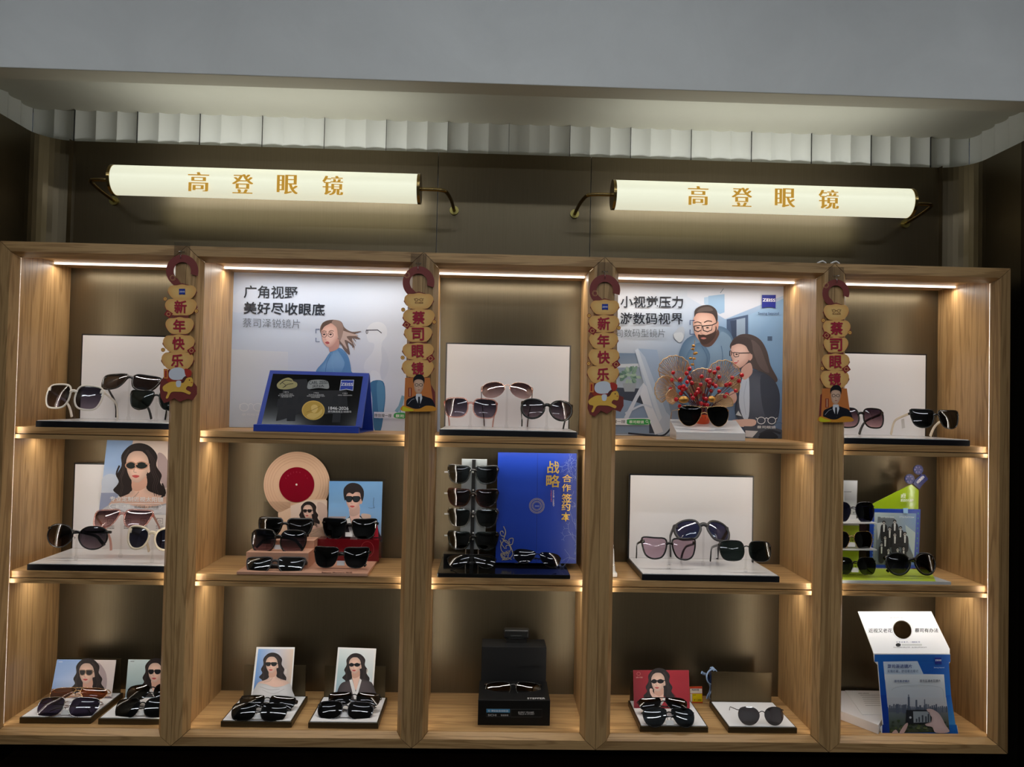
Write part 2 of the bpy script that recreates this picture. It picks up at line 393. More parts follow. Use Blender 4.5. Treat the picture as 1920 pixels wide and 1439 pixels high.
# back wall: three bronze sheets between the joints, thin gaps between them
for nm, a, b in (('wall_back', JX[0]+.012, JX[2]+.009), ('wall_back_middle', JX[2]+.011, JX[3]-.004), ('wall_back_right', JX[3]-.002, JX[5]-.020)):
    struct(nm, MB().box((a, D+.012, FL), (b, D+.03, WT)), BRONZE)
def swept(path, z0, z1, t):
    m = MB(); n = len(path)
    nr = []
    for i in range(n):
        a = Vector(path[max(i-1,0)]); b = Vector(path[min(i+1,n-1)]); d = (b-a).normalized(); nr.append(Vector((d.y, -d.x)))
    P = [Vector(p) for p in path]; Q = [p-q*t for p, q in zip(P, nr)]
    vs = [(p.x,p.y,z0) for p in P]+[(p.x,p.y,z1) for p in P]+[(p.x,p.y,z0) for p in Q]+[(p.x,p.y,z1) for p in Q]
    for i in range(n-1):
        m.add(vs, [(i,i+1,i+1+n,i+n)], 0, None, True)
        m.add(vs, [(i+2*n,i+3*n,i+1+3*n,i+1+2*n)], 0, None, True)
        m.add(vs, [(i+n,i+1+n,i+1+3*n,i+3*n)]); m.add(vs, [(i,i+2*n,i+1+2*n,i+1)])
    m.add(vs, [(0,n,3*n,2*n)]); m.add(vs, [(n-1,3*n-1,4*n-1,2*n-1)])
    return m
Yb = D+.012; r = .088
pl = [(LX, -.33)]+[(LX, .05)]+arc(LX+r, Yb-r, r, 180, 90)+[(JX[0]+.0115, Yb)]
struct('wall_left', swept(pl[::1], FL, WT, .018), BRONZE)
pr_ = [(JX[5]-.0195, Yb)]+arc(RX-r, Yb-r, r, 90, 0)+[(RX, .057)]
struct('wall_right', swept(pr_, FL, WT, .018), BRONZE)
struct('wall_right_return', MB().box((RX-.001, -.33, FL), (RX+.02, .055, WT)), bronze('brown_metal_panel', (70,56,44), (62,50,38), .4))
# fluted white cladding above the bronze sheets
def flutes(p0, p1, n, z0=WT-.06, z1=1.72, depth=.010):
    m = MB(); a = Vector(p0); b = Vector(p1); d = (b-a)/n; nn = Vector((d.y, -d.x)).normalized()
    prof = []
    for i in range(n):
        for k in range(7):
            t = k/6; prof.append(a+d*(i+t*.985)+nn*(-depth*math.sin(math.pi*t)**.8 - .0006*t))
        prof.append(a+d*(i+.992)-nn*.001)
    N = len(prof); vs = [(p.x,p.y,z0) for p in prof]+[(p.x,p.y,z1) for p in prof]
    bk = [(p.x,p.y,z0) for p in [a-nn*.02, b-nn*.02]]+[(p.x,p.y,z1) for p in [a-nn*.02, b-nn*.02]]
    m.add(vs, [(i,i+1,i+1+N,i+N) for i in range(N-1) if (i % 8) not in (6,7)], 0, None, True)
    m.add(vs, [(i,i+1,i+1+N,i+N) for i in range(N-1) if (i % 8) in (6,7)])
    m.add(bk, [(0,2,3,1)]); return m
struct('trim_1', flutes((-.1115,.306), (2.664,.306), 46), SCW)
struct('trim_2', flutes((-.1115,-.16), (-.1115,.304), 8), SCW)
struct('trim_3', flutes((2.664,.304), (2.664,-.16), 8), SCW)
for k, i in enumerate(range(2, 46, 3)):
    x = -.1115+(2.664+.1115)*i/46; struct('trim_%d' % (5+k), MB().box((x-.0003,.2990,WT-.05), (x+.0003,.3055,1.698)), BLACK)
# ceilings, beam
struct('ceiling_recess', MB().box((-.2,-.098,1.699), (2.8,.34,1.73)), PL_CREAM)
bmx = MB().box((-.9,-.168,1.62), (3.5,-.100,RC+.02)); struct('trim_4', bev(bmx.build('trim_4', PL_GREY), .003) and MB(), PL_GREY) if False else None
bm_ = bmx.build('trim_4', [PL_GREY, PL_CREAM]); bm_['kind'] = 'structure'; bev(bm_, .002)
for p in bm_.data.polygons:
    if p.normal.z < -.5: p.material_index = 1
struct('ceiling', MB().box((-2.2,-5.6,RC), (4.8,-.168,RC+.05)), mat('shop_ceiling_white', (205,206,204), .8))
struct('floor', MB().box((-2.2,-5.6,FL-.05), (4.8,.35,FL)), FLOORM)
struct('wall_front', MB().box((-2.2,-5.65,FL), (4.8,-5.6,RC)), DARKF)
struct('wall_shop_left', MB().box((-2.25,-5.65,FL), (-2.2,-.3,RC)), DARKF)
struct('wall_shop_right', MB().box((4.8,-5.65,FL), (4.85,-.3,RC)), DARKF)
struct('wall_corner_left', MB().box((-2.2,-.345,FL), (LX-.001,-.325,RC)), mat('dark_shop_panel', (70,66,60), .6))
struct('wall_corner_right', MB().box((RX+.002,-.345,FL), (4.8,-.325,RC)), MATS['dark_shop_panel'])
TUBE = mat('tube_lamp_glow', (255,255,255), emit=(225,240,255), estr=5)
for i, (x, y, L) in enumerate(SHOP_LAMPS):
    t = empty('ceiling_tube_light', (x, y, RC), 'long white tube light on the shop ceiling, '+['left end of the nearest row','middle of the nearest row','right end of the nearest row','left end of the second row','middle of the second row','right end of the second row','left half of the far row','right half of the far row'][i], 'light', 'shop ceiling tubes')
    MB().box((-L/2,-.05,-.03), (L/2,.05,-.001)).build('housing', WHITEG, t)
    MB().box((-L/2+.01,-.022,-.05), (L/2-.01,.022,-.0305)).build('diffuser', TUBE, t)

# ------------------------------------------------------------------ lower cabinet under the display
DW = wood('dark_wood', 0, 3, ((46,30,22),(34,22,16),(56,38,28)))
t = empty('base_cabinet', ((JX[5])/2, .1, FL), 'dark brown base cabinet in shadow under the wooden display wall', 'cabinet')
MB().box((.0,-.02,-.102), (JX[5],Yb-.002,-.08)).build('top', DW, t, True)
MB().box((.01,0,FL+.06), (JX[5]-.01,Yb-.004,-.103)).build('body', DW, t, True)
MB().box((.04,.04,FL), (JX[5]-.04,Yb-.004,FL+.0595)).build('plinth', BLACK, t, True)
MB().box((.02,Yb-.02,-.0795), (JX[5]-.02,Yb-.002,-.0015)).build('back_upstand', DW, t, True)

# ------------------------------------------------------------------ the five display cabinets
HL = ['white and black sunglasses beside the left wall', 'the pale blue lens poster and the blue slanted plaque', 'a white-backed board above the tall blue gift box',
      'the red berry arrangement and the poster of a couple', 'the folded white and blue leaflet']
for i in range(5):
    a, b = JX[i]+.0003, JX[i+1]-.0003
    t = empty('display_cabinet', ((a+b)/2, D/2, 0), ['narrow','wide','narrow','wide','narrow'][i]+' ash wood display cabinet holding '+HL[i], 'cabinet', None)
    e, c0 = .02, .026           # chamfer depth, where the chamfer starts on the face
    mt, mb = MT, MB_
    g = .0008
    def stile(xo, sgn, wm, nm):
        # section in x,y swept vertically and mitred at both ends
        def col(m_, y, k):       # vertex at margin m_, depth y, mitre follows margins
            return m_, y
        sec = [(0,0), (c0,0), (MS,e), (MS,.0245), (0,.0245)]
        vs = []
        for (m_, y) in sec:
            vs.append((xo+sgn*m_, y, m_*mb/MS+g))
        for (m_, y) in sec:
            vs.append((xo+sgn*m_, y, H-m_*mt/MS-g))
        n = 5; m = MB(); fs = [tuple(range(n)), tuple(range(2*n-1,n-1,-1))]+[(k,(k+1)%n,(k+1)%n+n,k+n) for k in range(n)]
        m.add(vs, fs); return m.build(nm, wm, t, True)
    stile(a, 1, WZ[i%3], 'frame_stile'); stile(b, -1, WZ[(i+1)%3], 'frame_stile')
    def rail(zo, sgn, mg, wm):
        sec = [(0,0), (c0,0), (MS,e), (MS,.0245), (0,.0245)]; vs = []
        for xo, sx in ((a,1), (b,-1)):
            for (m_, y) in sec: vs.append((xo+sx*(m_+g), y, zo+sgn*m_*mg/MS))
        n = 5; m = MB(); m.add(vs, [tuple(range(n)), tuple(range(2*n-1,n-1,-1))]+[(k,(k+1)%n,(k+1)%n+n,k+n) for k in range(n)])
        return m.build('frame_rail', wm, t, True)
    rail(H, -1, mt, WX[i%2]); rail(0, 1, mb, WX[(i+1)%2])
    for s, xo, wm in ((1, a, WZ[i%3]), (-1, b, WZ[(i+1)%3])):
        m = MB(); x0_, x1_ = sorted((xo, xo+s*MW)); m.box((x0_, .0248, 0), (x1_, D, H)); m.build('side_panel', wm, t, True)
    MB().box((a+MW+.0002,.0248,H-MTB), (b-MW-.0002,D,H)).build('top_board', WX[0], t, True)
    MB().box((a+MW+.0002,.0248,0), (b-MW-.0002,D,mb)).build('bottom_board', WX[1], t, True)
    MB().box((a+.001,D+.0002,0), (b-.001,D+.010,H)).build('back_panel', BRONZE, t, True)
    for z in (S1, S2):
        sh = MB().box((a+MW+.0004,.045,z-.0165), (b-MW-.0004,D-.0003,z)).build('shelf', WX[(i+(z==S1))%2], t, True); bev(sh, .0006)
        lp = MB().box((a+MW+.0004,.038,z-.029), (b-MW-.0004,D-.0003,z-.0185)).build('light_rail', WX[(i+1)%2], sh, True)
        MB().box((a+MW+.01,.05,z-.0184), (b-MW-.01,D-.003,z-.0166)).build('shadow_gap', BLACK, sh, True)
    MB().box((a+MW+.002,.191,CEIL-.0045), (b-MW-.002,.199,CEIL-.0003)).build('light_strip', LED, t, True)
    for s, xo in ((1, a+MW), (-1, b-MW)):
        x0_, x1_ = sorted((xo+s*.0003, xo+s*.0075)); MB().box((x0_,.0252,mb+.003), (x1_,.0262 if False else .0335,CEIL-.004)).build('edge_light_strip', LEDV, t, True)

# ------------------------------------------------------------------ the two illuminated sign lamps
SHADE = mat('lit_cream_shade', (235,232,205), .3, emit=(234,236,212), estr=.80)
def sign_lamp(xa, xb, zc, R, mx, sgn, label):
    YC = .115; ZM = 1.4475
    t = empty('sign_lamp', ((xa+xb)/2, Yb, zc), label, 'sign lamp', 'cream tube sign lamps on the bronze wall')
    MB().cyl((xa,YC,zc), (xb,YC,zc), R, 48).build('lamp_shade', SHADE, t, True)
    for x, s in ((xa,-1), (xb,1)):
        MB().cyl((x+s*.0002,YC,zc), (x+s*.008,YC,zc), R+.0015, 40).build('end_cap', BRASS, t, True)
        xe = x+s*.078
        P_ = [(x+s*.0082,YC,zc), (xe-s*.03,YC,zc), (xe-s*.008,YC+.006,zc-.001), (xe,YC+.03,zc-.002), (xe+s*.008,YC+.09,zc-.006), (xe+s*.012,Yb-.004,zc-.012)]
        MB().tube([tuple(p) for p in spline(P_, 5, False)], .0052, 10).build('bracket_arm', BRASS, t, True)
        MB().cyl((xe+s*.012,Yb-.0005,zc-.012), (xe+s*.012,Yb-.006,zc-.012), .013, 24).build('wall_rosette', mat('old_brass', (158,146,84), .3, .9), t, True)
    # gold characters lie on the curved shade
    cs = '高登眼镜'
    return t, YC
# ================================================================== spectacles
CR = {'0':(0,440,3.5976),'3':(780,480,3.9975),'5':(1500,480,3.5976),'A':(400,480,3.9977),'B':(1130,480,3.7875),'C':(0,800,4.498),'D':(420,820,4.8),
      'E':(800,820,4.963),'F':(1130,840,4.465),'G':(1550,840,4.962),'H':(0,1100,4.245),'I':(380,1130,4.571),'J':(780,1130,4.6575),'K':(1130,1130,4.465),'L':(1540,1120,4.51)}
def zp(k, x, y):
    a = CR[k]; return (a[0]+x/a[2], a[1]+y/a[2])
def zY(k, x, y, Y): return atY(*zp(k,x,y), Y)
def zZ(k, x, y, z): return atZ(*zp(k,x,y), z)
SHAPES = {   # outer side is +x
 'square': [(-.9,.72),(-.6,.96),(.2,1),(.82,.9),(1,.5),(.98,-.2),(.75,-.8),(.35,-1),(-.35,-1),(-.75,-.8),(-.98,-.3),(-1,.3)],
 'wayfarer': [(-.86,.9),(0,.95),(.88,1),(1,.72),(.93,.05),(.72,-.65),(.3,-.98),(-.2,-1),(-.62,-.8),(-.88,-.25),(-1,.45)],
 'aviator': [(-.9,.84),(-.2,1),(.6,.98),(.96,.66),(1,.1),(.8,-.55),(.35,-.95),(-.15,-.97),(-.6,-.62),(-.9,0),(-1,.5)],
 'butterfly': [(-.85,.6),(-.45,.92),(.2,1),(.78,.8),(1,.25),(.95,-.3),(.6,-.82),(.05,-1),(-.5,-.82),(-.88,-.35),(-1,.15)],
 'round': [(math.cos(a)*(1 if True else 0), math.sin(a)) for a in [2*math.pi*i/12 for i in range(12)]],
 'rect': [(-.95,.7),(-.7,.96),(.75,1),(.98,.75),(1,.1),(.85,-.7),(.5,-.97),(-.45,-1),(-.85,-.75),(-1,0)],
 'cat': [(-.8,.6),(-.3,.88),(.45,1),(.95,.9),(1,.45),(.88,-.3),(.5,-.85),(-.05,-1),(-.6,-.8),(-.92,-.25),(-.95,.25)],
 'hex': [(-.8,.8),(-.4,.98),(.5,1),(.82,.82),(1,.25),(.9,-.4),(.6,-.95),(.1,-1),(-.5,-.96),(-.85,-.4),(-1,.25)],
 'wrap': [(-.9,.35),(-.6,.85),(.1,1),(.75,.8),(1,.35),(.98,-.15),(.7,-.8),(.1,-1),(-.45,-.95),(-.75,-.5),(-.95,0)],
}
def glasses(name, label, k, xl, xr, yc, hp, shape, fm, lm, Y=None, rest=None, bridge=None, br=.095, rim=.0022, rd=.0035, temple='open', tm=None,
            yaw=0, pitch=None, roll=0, surf=None, half=False, rimless=False, dbl=False, tw=(.0016,.0035), wrap=.010, tag_=None, group=None, endp=.004, topk=0., pads=False, hdz=0, tlen=.135, drop=.036):
    """k: crop; xl,xr: outer edges of the front; yc: middle height of the lenses; hp: lens height, all in crop pixels"""
    cx, cy = zp(k, (xl+xr)/2 if bridge is None else bridge, yc); s = CR[k][2]
    def size(Yv):
        d = (Yv-CAM.y)*1.0; m = d/FPX/s; return (xr-xl)*m/max(.5, math.cos(math.radians(yaw))), hp*m
    if Y is None:
        lo, hi = -.02, .28
        for _ in range(30):
            Y = (lo+hi)/2; W, h = size(Y); p = math.radians(pitch or 0)
            if atY(cx, cy, Y).z - (h/2+rim)*math.cos(p) < rest: hi = Y   # lower on the picture = nearer
            else: lo = Y
            # rays fall away from the camera below the horizon: z falls with Y
    W, h = size(Y); c = atY(cx, cy, Y); rim *= 1.6 if rim > .0018 else 1.25
    b = W*br; lw = (W-b-2*endp*.5)/2-rim; hz = h/2
    out = [(p.x*lw/2, p.y*hz) for p in spline([(x, z) for x, z in SHAPES[shape]], 3)]
    def sag(x, z): return wrap*(2*abs(x)/W)**2 + .0008*(z/hz)**2
    lcx = b/2+lw/2+rim*.6
    zt = hz*.62 if not hdz else hdz*hz
    if pitch is None:     # open pair: temple tips come down to the surface
        hs0 = c.z-(surf if surf is not None else c.z-.03); pg = math.asin(min(.6, max(0, (hs0-.02)/tlen))); h /= math.cos(pg); hz = h/2
        out = [(p[0], p[1]/math.cos(pg)) for p in out]; zt = hz*.62
        q = 14.; hs = c.z-(surf if surf is not None else c.z-.03)
        lo, hi = 0., 50.
        for _ in range(24):
            q = (lo+hi)/2; a = math.radians(q)
            tip = -(tlen)*math.sin(a)+(zt-drop)*math.cos(a)
            if tip < -hs+.003: hi = q
            else: lo = q
        pitch = -q
    if fm in (F_BWIRE, DSTEEL, STEEL, GOLDW) and tw == (.0016,.0035): tw = (.0007,.0012)
    t = empty(name, c, label, 'sunglasses', group, (math.radians(pitch), math.radians(roll), math.radians(yaw)))
    # Euler XYZ: roll about y happens after x; kept small
    fr = MB(); NS = 8
    for sg in (-1, 1):
        n = len(out); ring = []
        for i in range(n):
            a, c_, d = out[i-1], out[i], out[(i+1)%n]
            tx, tz = d[0]-a[0], d[1]-a[1]; L = math.hypot(tx, tz) or 1; nx, nz = tz/L, -tx/L
            if nx*c_[0]+nz*c_[1] < 0: nx, nz = -nx, -nz
            r_ = rim*(1+topk*max(0, nz))
            if half and c_[1] < -.1*hz: r_ = .0003
            for q in range(NS):
                a_ = 2*math.pi*q/NS; u = r_*(.5+.5*math.copysign(abs(math.cos(a_))**.7, math.cos(a_))); vv = (rd if r_ > .0004 else .0005)*.5*math.copysign(abs(math.sin(a_))**.7, math.sin(a_))
                x = lcx+c_[0]+nx*u; z = c_[1]+nz*u
                ring.append((sg*x, sag(x, z)+vv, z))
        if not rimless:
            fs = [(i*NS+q, i*NS+(q+1)%NS, ((i+1)%n)*NS+(q+1)%NS, ((i+1)%n)*NS+q) for i in range(n) for q in range(NS)]
            if sg < 0: fs = [f[::-1] for f in fs]
            fr.add(ring, fs, 0, None, True)
        # lens
        vs = [(sg*lcx, sag(lcx,0)-.0016, 0)]; fs = []; R_ = (.4, .75, 1.012)
        for r_ in R_:
            for p in out: x = lcx+p[0]*r_; vs.append((sg*x, sag(x,p[1]*r_)-.0016*(1-r_*r_), p[1]*r_))
        for i in range(n):
            fs.append((0, 1+i, 1+(i+1)%n))
            for j in range(2): fs.append((1+j*n+i, 1+(j+1)*n+i, 1+(j+1)*n+(i+1)%n, 1+j*n+(i+1)%n))
        if sg < 0: fs = [f[::-1] for f in fs]
        nv = len(vs); lb = MB(); th = .0014
        bv = [(x, y+th, z) for x, y, z in vs]
        lb.add(vs+bv, fs+[tuple(i+nv for i in f[::-1]) for f in fs], 0, None, True)
        o0 = 1+2*n; lb.add(vs+bv, [(o0+i, o0+i+nv, o0+(i+1)%n+nv, o0+(i+1)%n) for i in range(n)])
        lb.build('lens', lm, t)
        # end piece
        xe = W/2-.001; xo = lcx+lw/2*.9
        if rimless or half or rim < .0018:
            fr.tube([(sg*xo, sag(xo,zt)-.001, zt), (sg*(xe), sag(xe,zt), zt), (sg*(xe+.001), sag(xe,zt)+.006, zt)], .0011, 8)
        else:
            fr.tube([(sg*(xo-.002), sag(xo,zt)-.0002, zt+.001), (sg*xe, sag(xe,zt), zt), (sg*(xe+.0008), sag(xe,zt)+.006, zt)], 1, 8, flat=(.0018, max(rim*1.1, .0026)))
        # temple
        y0 = sag(xe,zt)+.006; x0 = xe+.0008; tb = MB()
        if temple == 'open':
            P_ = [(sg*x0, y0, zt), (sg*(x0-.001), y0+tlen*.35, zt-.001), (sg*(x0-.004), tlen*.70, zt-.003), (sg*(x0-.007), tlen*.84, zt-.012), (sg*(x0-.009), tlen*.93, zt-.024), (sg*(x0-.010), tlen, zt-drop)]
        else:
            yy = y0+(.004 if sg < 0 else .010); q = W*.44
            P_ = [(sg*x0, y0, zt), (sg*(x0-.004), yy, zt-.001), (sg*q*.3, yy+.002, zt-.004), (-sg*q*.55, yy+.002, zt-.012), (-sg*q*.8, yy+.001, zt-.024), (-sg*q*.98, yy, zt-.036)]
            zmin = -hz+.002
            P_ = [(x, y, max(z, zmin)) for x, y, z in P_]
        tb.tube([tuple(p) for p in spline(P_, 4, False)], [1]*12+[1.15]*4+[1.25]*5, 8, flat=tw)
        tb.build('temple', tm or fm, t)
        if pads:
            MB().ball((sg*b*.33, .004+.003, -hz*.12), .0034, 8, 0, (.45,.6,1)).build('nose_pad', clear('pad_clear', (.85,.85,.85)), t)
            fr.tube([(sg*(b/2+.002), .001, 0), (sg*b*.4, .006, -hz*.02), (sg*b*.33, .0085, -hz*.1)], .0005, 6)
    zb = hz*(.42 if not dbl else .28)
    fr.tube([tuple(p) for p in spline([(-b/2-.002, .0008, zb-.001), (-b/4, -.0012, zb+.0022), (b/4, -.0012, zb+.0022), (b/2+.002, .0008, zb-.001)], 4, False)], 1, 8, flat=(max(rim*.62,.0011), max(rim*.8,.0011)))
    if dbl: fr.tube([tuple(p) for p in spline([(-b/2-lw*.28, sag(b/2+lw*.28,hz*.9)-.0005, hz*.98), (-b/4, -.001, hz*.93), (b/4, -.001, hz*.93), (b/2+lw*.28, sag(b/2+lw*.28,hz*.9)-.0005, hz*.98)], 4, False)], .0011, 8)
    fr.build('frame', fm, t)
    if tag_:
        sg, kind = tag_
        x = sg*(W/2-.006); y = .05 if temple == 'open' else .012
        m = MB(); m.box((x-.0004, y, zt-.032), (x+.0004, y+.016, zt-.006)) if temple == 'open' else m.box((-.010,.004,-hz*.8), (.010,.005,-hz*.8+.012))
        m.build('price_tag', mat('white_tag', (225,225,225), .6), t)
    return t, c
# lens tints
L_GREY = lens('lens_grey', (34,33,38)); L_BLACK = lens('lens_black', (12,12,14)); L_GREEN = lens('lens_green', (36,46,44), None)
L_PURP = lens('lens_purple_graded', (42,38,52), (132,122,138)); L_BROWN = lens('lens_brown_graded', (62,44,50), (196,170,170))
L_ROSEG = lens('lens_rose_graded', (66,46,58), (188,148,150)); L_SMOKE = lens('lens_smoke_graded', (34,32,40), (128,112,120)); L_PINK = lens('lens_pink', (204,176,190))
L_NAVY = lens('lens_navy', (52,60,96)); L_NAVD = lens('lens_dark_navy', (24,28,48), (60,60,76)); L_WINE = lens('lens_wine', (74,38,46)); L_AMB = lens('lens_amber', (128,72,44)); L_LILAC = lens('lens_lilac', (40,34,58), (74,66,94))
L_MIRR = lens('lens_mirror_grey', (80,76,80), None, 3.2, 1.8); L_OLIVE = lens('lens_olive_graded', (20,24,16), (96,104,56)); L_STEEL = lens('lens_steel_blue', (34,42,50), None, 1.6, 1.7)
F_BLACK = mat('acetate_black', (12,12,13), .14); F_WHITE = mat('acetate_white', (226,220,210), .2); F_CREAM = mat('acetate_cream', (228,214,190), .22)
F_ROSE = clear('crystal_rose', (.88,.66,.62), 1.5, 1.4); F_MATT = mat('matt_charcoal', (52,52,54), .5); F_CRY = clear('crystal_grey', (.45,.47,.48), 1.5, 1.5); F_CRYW = clear('crystal_clear', (.78,.78,.76), 1.5, 1.8)
F_CRYB = clear('crystal_brown', (.42,.16,.10), 1.5, 1.4); F_CRYG = clear('crystal_green', (.16,.22,.20), 1.5, 1.4); F_PINKM = mat('rose_gold_metal', (214,168,150), .22, .9)
F_BLUE = mat('acetate_pale_blue', (150,176,214), .25); F_BWIRE = mat('black_wire', (20,20,22), .25, .6)
def sign_text(t, YC, zc, R, pts, size):
    """characters wrapped on the front of the tube: pts = x centres"""
    SIGNS.append((t, YC, zc, R, pts, size))
SIGNS = []
for (xa, xb, lab, px, sg) in ((.2265, 1.030, 'cream tube sign lamp with gold characters, on the left half of the wall', (372,455,539,624), 0), (1.564, 2.372, 'cream tube sign lamp with gold characters, on the right half of the wall', (1309,1391,1472,1554), 1)):
    zc, R = 1.4435, .0395
    t, YC = sign_lamp(xa, xb, zc, R, 0, 1, lab)
    for k, ch in enumerate('高登眼镜'):
        YF = YC-R-.0006; c = atY(px[k], (341,345,346,348)[k] if sg == 0 else (367,370,371,374)[k], YF)
        TEXTS.append((ch, Vector((c.x-.0255, YF, c.z-.0255)), Vector((.051,0,0)), Vector((0,0,.051)), mat('gold_sign_letter', (120,92,24), .4, .2, emit=(190,142,42), estr=.8), t, 9, 'lettering', None))
# ================================================================== white-backed display stands with clear posts
def board_stand(x0, yf, zs, label, posts, wd=.362, dp=.218, hb=.258, hl=None):
    t = empty('display_stand', (x0+wd/2, yf+dp/2, zs), label, 'display stand', 'white-backed display stands')
    bev(MB().box((x0,yf,zs+.0004), (x0+wd,yf+dp,zs+.0155)).build('base', mat('black_edge', (14,16,22), .3), t, True), .0006)
    MB().box((x0+.003,yf+.002,zs+.0157), (x0+wd-.003,yf+dp-.012,zs+.0172)).build('top_plate', WHITEG, t, True)
    f = MB().box((x0-.0005,yf+dp-.010,zs+.0157), (x0+wd+.0005,yf+dp,zs+hb)).build('back_board', mat('black_edge', (14,16,22), .3), t, True)
    MB().box((x0+.0035,yf+dp-.0112,zs+.0174), (x0+wd-.0035,yf+dp-.0101,zs+hb-.004)).build('white_face', WHITEB, f, True)
    for (p, top) in posts:
        m = MB(); z = zs+.0173
        m.cyl((p.x,p.y,z), (p.x,p.y,z+.010), .0048, 14); m.cyl((p.x,p.y,z+.0101), (p.x,p.y,top), .0026, 12)
        m.build('clear_post', CLEAR, t, True)
    return t
def G(*a, **k): return glasses('sunglasses', *a, **k)
def post(r): t, c = r; return (Vector((c.x, c.y+.006, c.z)), c.z+.004)
zt1, zt2 = S1+.0173, S2+.0173
# upper left cell
a = G('white square oversized sunglasses with dark lenses, on the upper left stand', '0', 308, 678, 1092, 146, 'square', F_WHITE, L_PURP, Y=.10, roll=2, rim=.0030, surf=zt1, bridge=489, tag_=(-1,0), br=.09)
b = G('black thick sunglasses raised highest on the upper left stand', '0', 686, 1070, 988, 98, 'wayfarer', F_BLACK, L_GREY, Y=.17, roll=1.5, rim=.0030, rd=.004, surf=zt1, bridge=868, yaw=0, wrap=.014)
c = G('black sunglasses with dark green lenses, half behind the hanging card at upper left', '0', 866, 1238, 1116, 118, 'wayfarer', F_BLACK, L_GREEN, Y=.10, roll=1, rim=.0020, surf=zt1, bridge=1052, tag_=(-1,0))
board_stand(.0745, .052, S1, 'white display board with black base in the top cell of the leftmost cabinet', [post(a), post(b), post(c)])
# upper middle cell
a = G('rimless brown graded butterfly sunglasses raised on the upper middle stand', '3', 487, 878, 1000, 126, 'butterfly', F_PINKM, L_BROWN, Y=.17, rim=.0012, rd=.002, surf=zt1, half=True, bridge=684, tw=(.0012,.0022), tm=mat('dark_brown_temple', (60,36,34), .3), wrap=.012)
b = G('lilac graded square sunglasses with rose crystal frame and pink temples', '3', 210, 610, 1137, 132, 'square', F_ROSE, L_PURP, Y=.10, rim=.0022, surf=zt1, bridge=409, tm=mat('pink_temple', (196,150,140), .3), roll=.8)
c = G('black oval sunglasses with thick frame at the right of the upper middle stand', '3', 785, 1172, 1152, 128, 'butterfly', F_BLACK, L_SMOKE, Y=.10, roll=3, rim=.0034, rd=.004, surf=zt1, bridge=983, tag_=(-1,0))
board_stand(1.1077, .052, S1, 'white display board with black base in the top cell of the middle cabinet', [post(a), post(b), post(c)], wd=.360)
# upper right cell
a = G('black rounded sunglasses with pink graded lenses, partly behind the rightmost post', '5', 244, 582, 1092, 120, 'square', F_BLACK, L_ROSEG, Y=.10, rim=.0026, surf=zt1, bridge=413)
b = G('black sunglasses with white temples and a price tag at upper right', '5', 742, 1084, 1100, 112, 'wayfarer', F_BLACK, L_BLACK, Y=.10, rim=.0020, surf=zt1, bridge=922, tm=F_CREAM, tag_=(-1,0), topk=.6, roll=1)
board_stand(2.1505, .052, S1, 'white display board with black base in the top cell of the rightmost cabinet', [post(a), post(b)])
# middle row, leftmost cell
a = G('oversized black gradient sunglasses with folded temples beside the left wall', 'C', 400, 897, 932, 176, 'butterfly', F_BLACK, L_SMOKE, Y=.10, roll=3, pitch=-8, rim=.0022, temple='folded', bridge=637, yaw=0, surf=zt2, pads=True)
b = G('rose crystal sunglasses with brown graded lenses in front of the large portrait poster', 'C', 797, 1275, 772, 130, 'wayfarer', F_ROSE, L_ROSEG, Y=.14, rim=.0030, surf=zt2, bridge=1018, tm=mat('pink_temple', (196,150,140), .3), roll=-1, tag_=(-1,0))
c = G('cream framed cat-eye sunglasses with navy lenses, cut off by the left post', 'C', 1065, 1492, 940, 160, 'cat', F_CREAM, L_NAVD, Y=.085, rim=.0036, rd=.004, surf=zt2, bridge=1280, roll=1.5)
board_stand(.066, .052, S2, 'white display board with black base behind the large portrait poster', [post(a), post(b), post(c)])
# middle row, fourth cell
a = G('black frame sunglasses with pale pink see-through lenses', 'F', 322, 785, 842, 156, 'wayfarer', F_BLACK, L_PINK, Y=.11, rim=.0028, surf=zt2, bridge=560, roll=1)
b = G('charcoal wraparound sunglasses with navy lenses raised on the stand', 'F', 600, 1070, 680, 128, 'wrap', F_MATT, L_NAVY, Y=.16, rim=.0042, rd=.005, surf=zt2, bridge=850, wrap=.026, tw=(.002,.006), roll=1.5, pads=False)
c = G('black square sunglasses with dark green lenses and shiny white edge glint', 'F', 975, 1418, 866, 150, 'square', F_BLACK, L_GREEN, Y=.085, rim=.0016, surf=zt2, bridge=1205, topk=.8, tag_=(-1,0), roll=.6)
board_stand(1.6435, .048, S2, 'white display board with black base above the red portrait card', [post(a), post(b), post(c)])
